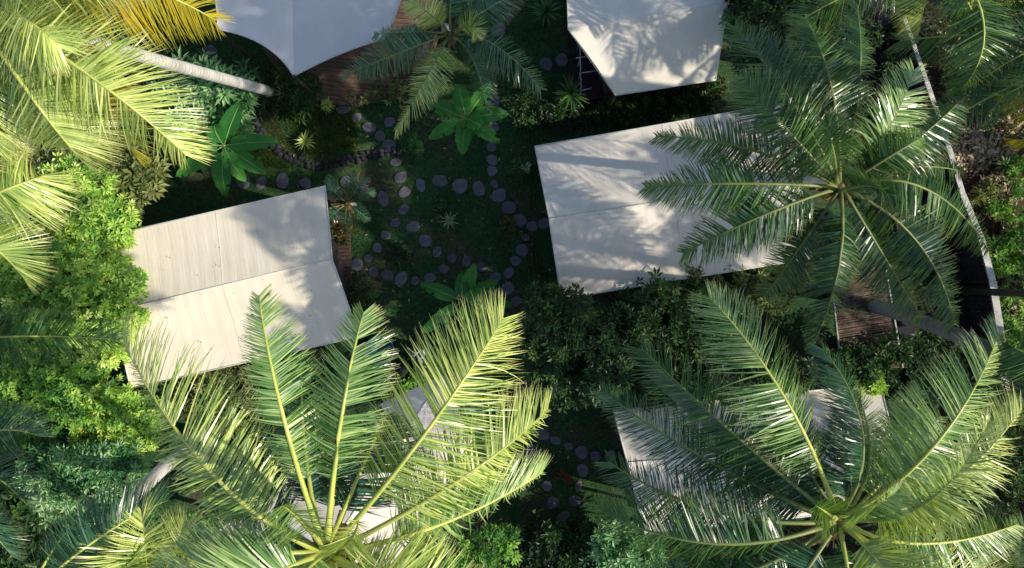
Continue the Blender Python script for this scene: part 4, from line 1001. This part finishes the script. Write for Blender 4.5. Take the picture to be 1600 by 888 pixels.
# fallen leaves beyond the fence
m = MB()
for cx_, cy_, rx_, ry_, n_ in ((1520, 235, 34, 34, 520), (1555, 225, 36, 25, 260), (1500, 120, 35, 45, 90), (1560, 300, 40, 30, 220), (1580, 420, 20, 90, 260), (1500, 60, 60, 30, 150), (1585, 180, 20, 60, 160)):
    for _ in range(n_):
        a = rng.uniform(0, 6.28); r_ = math.sqrt(rng.random())
        p = W(cx_ + rx_ * r_ * math.cos(a), cy_ + ry_ * r_ * math.sin(a), .03 + rng.uniform(0, .08)); l = rng.uniform(.05, .13); t = rng.uniform(0, 6.28)
        d = Vector((math.cos(t), math.sin(t), rng.uniform(-.3, .3))) * l; s_ = Vector((-math.sin(t), math.cos(t), rng.uniform(-.4, .4))) * l * .4
        m.add([p - d, p + s_ + Vector((0, 0, .02)), p + d, p - s_ + Vector((0, 0, .02))], [(0, 1, 2), (0, 2, 3)], rng.random())
tag(m.build('dry_leaves', M['litter']), kind='stuff', label='fallen pale dry leaves on the soil beyond the fence')

m = MB()
for _ in range(70):
    px_, py_, z_ = rng.choice([(rng.uniform(230, 500), rng.uniform(380, 540), 3.3), (rng.uniform(870, 1180), rng.uniform(235, 440), 3.3), (rng.uniform(960, 1110), rng.uniform(30, 120), 3.6)])
    p = W(px_, py_, z_); dgl = None; l = rng.uniform(.012, .04); t = rng.uniform(0, 6.28)
    # drop onto the roof plane: eaves 2.5, ridge 3.25
    if py_ > 200:
        ry = (405 - (px_ - 519) * -.235) if px_ < 600 else (341 - (px_ - 858) * .15)
        z_ = (2.96 - .40 * min(1, abs(py_ - (405 + (519 - px_) * .235)) / 118)) if px_ < 600 else 3.22 - .70 * min(1, abs(py_ - (ry if px_ > 600 else 405 + (519 - px_) * .235)) / 118)
    else: z_ = 3.42 - .95 * (py_ - (46 - (px_ - 888) * .17)) / 105
    p = W(px_, py_, z_)
    d = Vector((math.cos(t), math.sin(t), 0)) * l; s_ = Vector((-math.sin(t), math.cos(t), .3)) * l * .35
    m.add([p - d, p + s_, p + d, p - s_ + Vector((0, 0, .02))], [(0, 1, 2), (0, 2, 3)], rng.uniform(0, .5))
tag(m.build('roof_litter', M['litter']), kind='stuff', label='small dry leaves fallen on the tent roofs')
m = MB()
for _ in range(620):
    p = W(rng.uniform(420, 900), rng.uniform(150, 830), .03 + rng.uniform(0, .05)); l = rng.uniform(.025, .08); t = rng.uniform(0, 6.28)
    d = Vector((math.cos(t), math.sin(t), rng.uniform(-.3, .3))) * l; s_ = Vector((-math.sin(t), math.cos(t), rng.uniform(-.4, .4))) * l * .35
    m.add([p - d, p + s_ + Vector((0, 0, .02)), p + d, p - s_ + Vector((0, 0, .02))], [(0, 1, 2), (0, 2, 3)], rng.uniform(0, .6))
tag(m.build('lawn_litter', M['litter']), kind='stuff', label='small dry leaves scattered over the shaded lawn')
# lawn blades
m = MB(); cnt = 0
from mathutils import noise as mnoise
def grass_patch(x0, x1, y0, y1, n, hmax=.07, mat=None):
    for _ in range(n):
        p = W(rng.uniform(x0, x1), rng.uniform(y0, y1), .0)
        if mnoise.noise(p * .9) + .5 * mnoise.noise(p * 2.7) < rng.uniform(-.55, .05): continue
        a = rng.uniform(0, 6.28); h = hmax * rng.uniform(.5, 1.2)
        w = Vector((math.cos(a), math.sin(a), 0)) * .009; l = Vector((math.cos(a + 1.3), math.sin(a + 1.3), 0)) * h * rng.uniform(.3, 1.0)
        m.add([p - w, p + w, p + l + Vector((0, 0, h))], [(0, 1, 2)], rng.random())
grass_patch(200, 900, 150, 640, 60000)
grass_patch(395, 560, 165, 262, 16000, .10)
grass_patch(780, 960, 600, 840, 9000)
grass_patch(640, 890, 0, 160, 9000)
grass_patch(230, 480, 20, 160, 6000)
tag(m.build('lawn_grass', M['grass']), kind='stuff', label='short dark green lawn grass between the tents')

# ------------------------------------------------------------------ stepping stones
ordn = ['first', 'second', 'third', 'fourth', 'fifth', 'sixth', 'seventh', 'eighth', 'ninth', 'tenth', 'eleventh', 'twelfth', 'thirteenth', 'fourteenth', 'fifteenth', 'sixteenth', 'seventeenth', 'eighteenth']
def stone(px, py, r, label, group, seed, name='stepping_stone', cat='stepping stone', mat='stone', h=.05):
    q = random.Random(seed); c = W(px, py, 0); n = q.choice([6, 7, 8, 9]); m = MB(); vs = []; sc = q.uniform(.82, 1.1)
    e = q.uniform(.68, 1); ra = q.uniform(0, 3.14)
    ring = []
    for k in range(n):
        a = 2 * math.pi * k / n + q.uniform(-.2, .2); rr_ = r * sc * q.uniform(.84, 1.14); x = math.cos(a) * rr_; y = math.sin(a) * rr_ * e
        ring.append((x * math.cos(ra) - y * math.sin(ra), x * math.sin(ra) + y * math.cos(ra)))
    # rounded outline: insert corner-cut points
    rg = []
    for k in range(n):
        a, b = ring[k], ring[(k + 1) % n]
        rg.append((a[0] * .72 + b[0] * .28, a[1] * .72 + b[1] * .28)); rg.append((a[0] * .28 + b[0] * .72, a[1] * .28 + b[1] * .72))
    N_ = len(rg)
    for s_, z in ((1, 0), (1, h * .7), (.92, h), (.5, h * 1.12)):
        vs += [(c.x + x * s_, c.y + y * s_, z + q.uniform(0, .006)) for x, y in rg]
    vs.append((c.x, c.y, h * 1.1))
    fs = [(l * N_ + k, l * N_ + (k + 1) % N_, (l + 1) * N_ + (k + 1) % N_, (l + 1) * N_ + k) for l in range(3) for k in range(N_)]
    fs += [(3 * N_ + k, 3 * N_ + (k + 1) % N_, 4 * N_) for k in range(N_)]
    m.add(vs, fs, q.uniform(.2, .8))
    tag(m.build(name, M[mat], smooth=False), label, cat, group)
chains = [
    ('from the round deck on the path down the lawn', [(537, 170), (557, 184), (577, 199, 13), (593, 212, 12), (609, 228, 12), (619, 254, 12), (626, 277, 12), (632, 300, 13), (631, 328, 11), (645, 355, 15), (665, 377, 11), (683, 394, 11), (707, 404, 10), (729, 409, 11), (753, 418, 12), (774, 434, 13)]),
    ('from the left in the row above the left tent', [(380, 282, 13), (408, 285, 15), (441, 284, 15), (477, 287, 13), (539, 285, 12), (569, 297, 11)]),
    ('from the left in the level row across the upper lawn', [(657, 290, 12), (688, 283, 13), (719, 290, 14), (748, 296, 14)]),
    ('from the top down the right side of the lawn', [(773, 158, 11), (771, 199, 12), (768, 231, 11), (768, 250, 11), (769, 268, 11), (772, 288, 9), (780, 306, 14), (795, 325, 14), (813, 344, 12), (821, 371, 11), (815, 390, 12), (806, 408, 11), (796, 427, 14), (793, 452, 14), (807, 471, 11), (817, 493, 12)]),
    ('from the left in the short spur to the rectangular tent', [(832, 354, 12), (850, 350, 11)]),
    ('from the top in the curve round the left of the dark shrub', [(618, 349, 11), (603, 368, 11), (590, 387, 11), (576, 404, 10), (584, 425, 11), (606, 431, 11), (627, 436, 13), (649, 439, 11), (672, 434, 11), (693, 420, 11)]),
    ('from the top in the left line of the shaded lower path', [(846, 679, 14), (831, 705, 15), (841, 730, 15), (854, 759, 12), (863, 785, 14), (879, 807, 14)]),
    ('from the left in the cross row of the shaded lower path', [(868, 688, 12), (888, 697, 10), (909, 707, 13), (931, 713, 12), (954, 712, 13)]),
    ('from the top in the right line of the shaded lower path', [(910, 735, 13), (904, 758, 11), (898, 782, 11)]),
]
sd_ = 0
for desc, pts in chains:
    for i, p in enumerate(pts):
        sd_ += 1; stone(p[0], p[1], (p[2] if len(p) > 2 else 12) * .0185, ordn[i] + ' grey stone ' + desc, 'grey stepping stones set in the lawn', sd_)
for px, py, r, lab in [(599, 311, 16, 'largest squarish grey stone, in the middle of the upper lawn'), (557, 414, 15, 'large grey stone near the ridge end of the left tent'), (609, 191, 10, 'small grey stone near the tip of the young palm'),
                       (778, 47, 13, 'pale grey stone right of the young palm crown'), (768, 69, 11, 'grey stone just below the pale one near the young palm'), (878, 94, 13, 'grey stone left of the dark railed deck'),
                       (854, 101, 12, 'grey stone second out from the dark railed deck'), (330, 80, 12, 'grey stone below the left scallop of the canopy')]:
    sd_ += 1; stone(px, py, r * .02, lab, 'grey stepping stones set in the lawn', sd_)
# rock edging of the sunlit bed
poly = [(398, 180), (404, 205), (425, 232), (455, 250), (490, 264), (515, 262), (550, 252), (585, 246), (628, 240)]
def along(poly, t):
    L = [math.dist(poly[i], poly[i + 1]) for i in range(len(poly) - 1)]; s_ = t * sum(L)
    for i, l in enumerate(L):
        if s_ <= l or i == len(L) - 1: f = s_ / l; return (poly[i][0] + (poly[i + 1][0] - poly[i][0]) * f, poly[i][1] + (poly[i + 1][1] - poly[i][1]) * f)
        s_ -= l
def num(n):
    return ordn[n] if n < 18 else 'number %d' % (n + 1)
def rock(px, py, r, label, group, seed):
    q = random.Random(seed); c = W(px, py, 0); m = MB(); m.lump((c.x, c.y, r * .5), r * q.uniform(.9, 1.2), r * q.uniform(.7, 1), r * q.uniform(.6, .85), 8, 6, .2, q.uniform(.1, .9), seed, q.uniform(0, 3))
    tag(m.build('edging_rock', M['rock']), label, 'rock', group)
for row, (off, nn_, lab) in enumerate([(0, 30, 'front'), (-8, 28, 'back')]):
    for i in range(nn_):
        x, y = along(poly, (i + .5) / nn_); sd_ += 1
        rock(x + rng.uniform(-1.5, 1.5), y + off + rng.uniform(-1.5, 1.5), rng.uniform(.075, .12),
             'dark rock, %s from the %s in the %s row of the bed edging' % (ordn[i] if i < 16 else ordn[nn_ - 1 - i], 'left' if i < 16 else 'right', lab), 'dark rocks edging the sunlit bed', 500 + sd_)
poly2 = [(838, 192), (880, 190), (930, 184), (985, 176), (1050, 165)]
for i in range(16):
    x, y = along(poly2, (i + .5) / 16); rock(x + rng.uniform(-2, 2), y + rng.uniform(-2, 2), rng.uniform(.08, .14), 'dark rock, %s from the left in the row above the rectangular tent' % num(i), 'dark rocks above the rectangular tent', 900 + i)

# bare soil of the sunlit bed
m = MB(); bed = [(395, 165), (420, 160), (440, 200), (470, 232), (505, 248), (560, 240), (540, 262), (490, 266), (430, 240), (402, 210)]
m.add([W(*p, .006) for p in bed], [tuple(range(len(bed)))[::-1]])
tag(m.build('soil_bed', surf('bed_soil', (.05, .04, .035), (.12, .095, .08), 6, 1, .5)), kind='structure')

# ------------------------------------------------------------------ scooter and tub
sp = W(642, 568, .6); o = thing('motor_scooter', 'dark blue and black scooter parked in deep shade beside the bushes', 'scooter', (sp.x, sp.y, 0), None, R(42)); ORG[o.name] = Vector((0, 0, 0))
def lb(name, mat, fn, smooth=False, bevel=0, par=None):
    m = MB(); fn(m); ob = m.build(name, M[mat], par or o, smooth, bevel); ORG[ob.name] = Vector((0, 0, 0)); return ob
def wheel(x):
    def f(m):
        pts = [(x + .25 * math.cos(a * math.pi / 10), 0, .25 + .25 * math.sin(a * math.pi / 10)) for a in range(21)]
        m.tube(pts, .055, 8, cap=False)
    t = lb('wheel', 'rubber', f, True)
    lb('rim', 'steel', lambda m: (m.tube([(x, -.03, .25), (x, .03, .25)], .17, 16)), False, 0, t)
wheel(.62); wheel(-.62)
lb('body', 'black', lambda m: (m.lump((-.45, 0, .62), .42, .17, .2, 12, 8, .02), m.box((.1, 0, .32), (.5, .26, .08)), m.lump((-.62, 0, .45), .3, .15, .16, 10, 7, .02)), True)
lb('seat', 'black', lambda m: m.lump((-.36, 0, .8), .38, .14, .07, 12, 7, .02), True)
fsd = lb('front_shield', 'bluepaint', lambda m: (m.lump((.48, 0, .72), .17, .24, .36, 14, 9, .02), m.lump((.66, 0, .5), .24, .09, .07, 10, 6, .02), m.lump((.4, 0, 1.0), .14, .18, .08, 12, 6, .02)), True)
lb('white_stripe', 'stripe', lambda m: (m.box((.44, .09, 1.085), (.30, .025, .012)),), False, 0, fsd)
lb('white_stripe', 'stripe', lambda m: (m.box((.44, -.09, 1.085), (.30, .025, .012)),), False, 0, fsd)
lb('handlebar', 'steel', lambda m: m.tube([(.3, -.34, 1.02), (.36, -.2, 1.06), (.4, 0, 1.06), (.36, .2, 1.06), (.3, .34, 1.02)], .018, 8), True)
lb('headlight', 'stripe', lambda m: m.lump((.57, 0, .98), .05, .08, .06, 10, 6, 0), True)
lb('mirror', 'steel', lambda m: (m.tube([(.34, .28, 1.04), (.36, .34, 1.2)], .008, 5), m.lump((.36, .36, 1.22), .02, .06, .04, 8, 5, 0)), True)
lb('mirror', 'steel', lambda m: (m.tube([(.34, -.28, 1.04), (.36, -.34, 1.2)], .008, 5), m.lump((.36, -.36, 1.22), .02, .06, .04, 8, 5, 0)), True)
tb = W(592, 548, .5); o = thing('plastic_tub', 'round teal plastic tub half hidden behind a bright palm frond', 'tub', (tb.x, tb.y, 0)); ORG[o.name] = Vector(o.location)
m = MB(); n = 28; prof = [(.0, .04), (.34, .04), (.40, .45), (.47, .47), (.47, .50), (.43, .50), (.37, .1), (0, .09)]
vs = [(tb.x + r_ * math.cos(2 * math.pi * k / n), tb.y + r_ * math.sin(2 * math.pi * k / n), z) for r_, z in prof for k in range(n)]
m.add(vs, [(i * n + k, i * n + (k + 1) % n, (i + 1) * n + (k + 1) % n, (i + 1) * n + k) for i in range(len(prof) - 1) for k in range(n)])
m.build('basin', M['teal'], o, smooth=True)
m = MB()
for s_ in (-1, 1): m.tube([(tb.x + s_ * .46, tb.y - .1, .45), (tb.x + s_ * .56, tb.y, .46), (tb.x + s_ * .46, tb.y + .1, .45)], .014, 6)
m.build('handle', M['steel'], o, smooth=True)

# ------------------------------------------------------------------ camera, light
cam = bpy.data.cameras.new('camera'); co = bpy.data.objects.new('camera', cam); C.objects.link(co)
co.location = (0, 0, H); co.rotation_euler = (0, 0, 0); cam.lens = 36 * F / 1600; cam.sensor_width = 36; cam.clip_end = 1000
S.camera = co
EL = R(37); AZ = R(-14)        # direction towards the sun, measured from +x: right, slightly down
sdir = Vector((math.cos(AZ) * math.cos(EL), math.sin(AZ) * math.cos(EL), math.sin(EL)))
sl = bpy.data.lights.new('sun', 'SUN'); sl.energy = 5.0; sl.angle = R(.55); sl.color = (1, .91, .74)
so = bpy.data.objects.new('sun', sl); C.objects.link(so); so.rotation_euler = sdir.to_track_quat('Z', 'Y').to_euler(); so.location = sdir * 30
w = bpy.data.worlds.new('World'); S.world = w; w.use_nodes = True
nt = w.node_tree; nt.nodes.clear(); sk = nt.nodes.new('ShaderNodeTexSky'); sk.sky_type = 'NISHITA'; sk.sun_disc = False
sk.sun_elevation = EL; sk.sun_rotation = math.pi / 2 - AZ
bg = nt.nodes.new('ShaderNodeBackground'); bg.inputs[1].default_value = .15
ow = nt.nodes.new('ShaderNodeOutputWorld'); nt.links.new(sk.outputs[0], bg.inputs[0]); nt.links.new(bg.outputs[0], ow.inputs[0])
S.view_settings.view_transform = 'Standard'; S.view_settings.look = 'None'; S.view_settings.exposure = 0
S.render.engine = 'CYCLES'
S.cycles.max_bounces = 6; S.cycles.transparent_max_bounces = 4
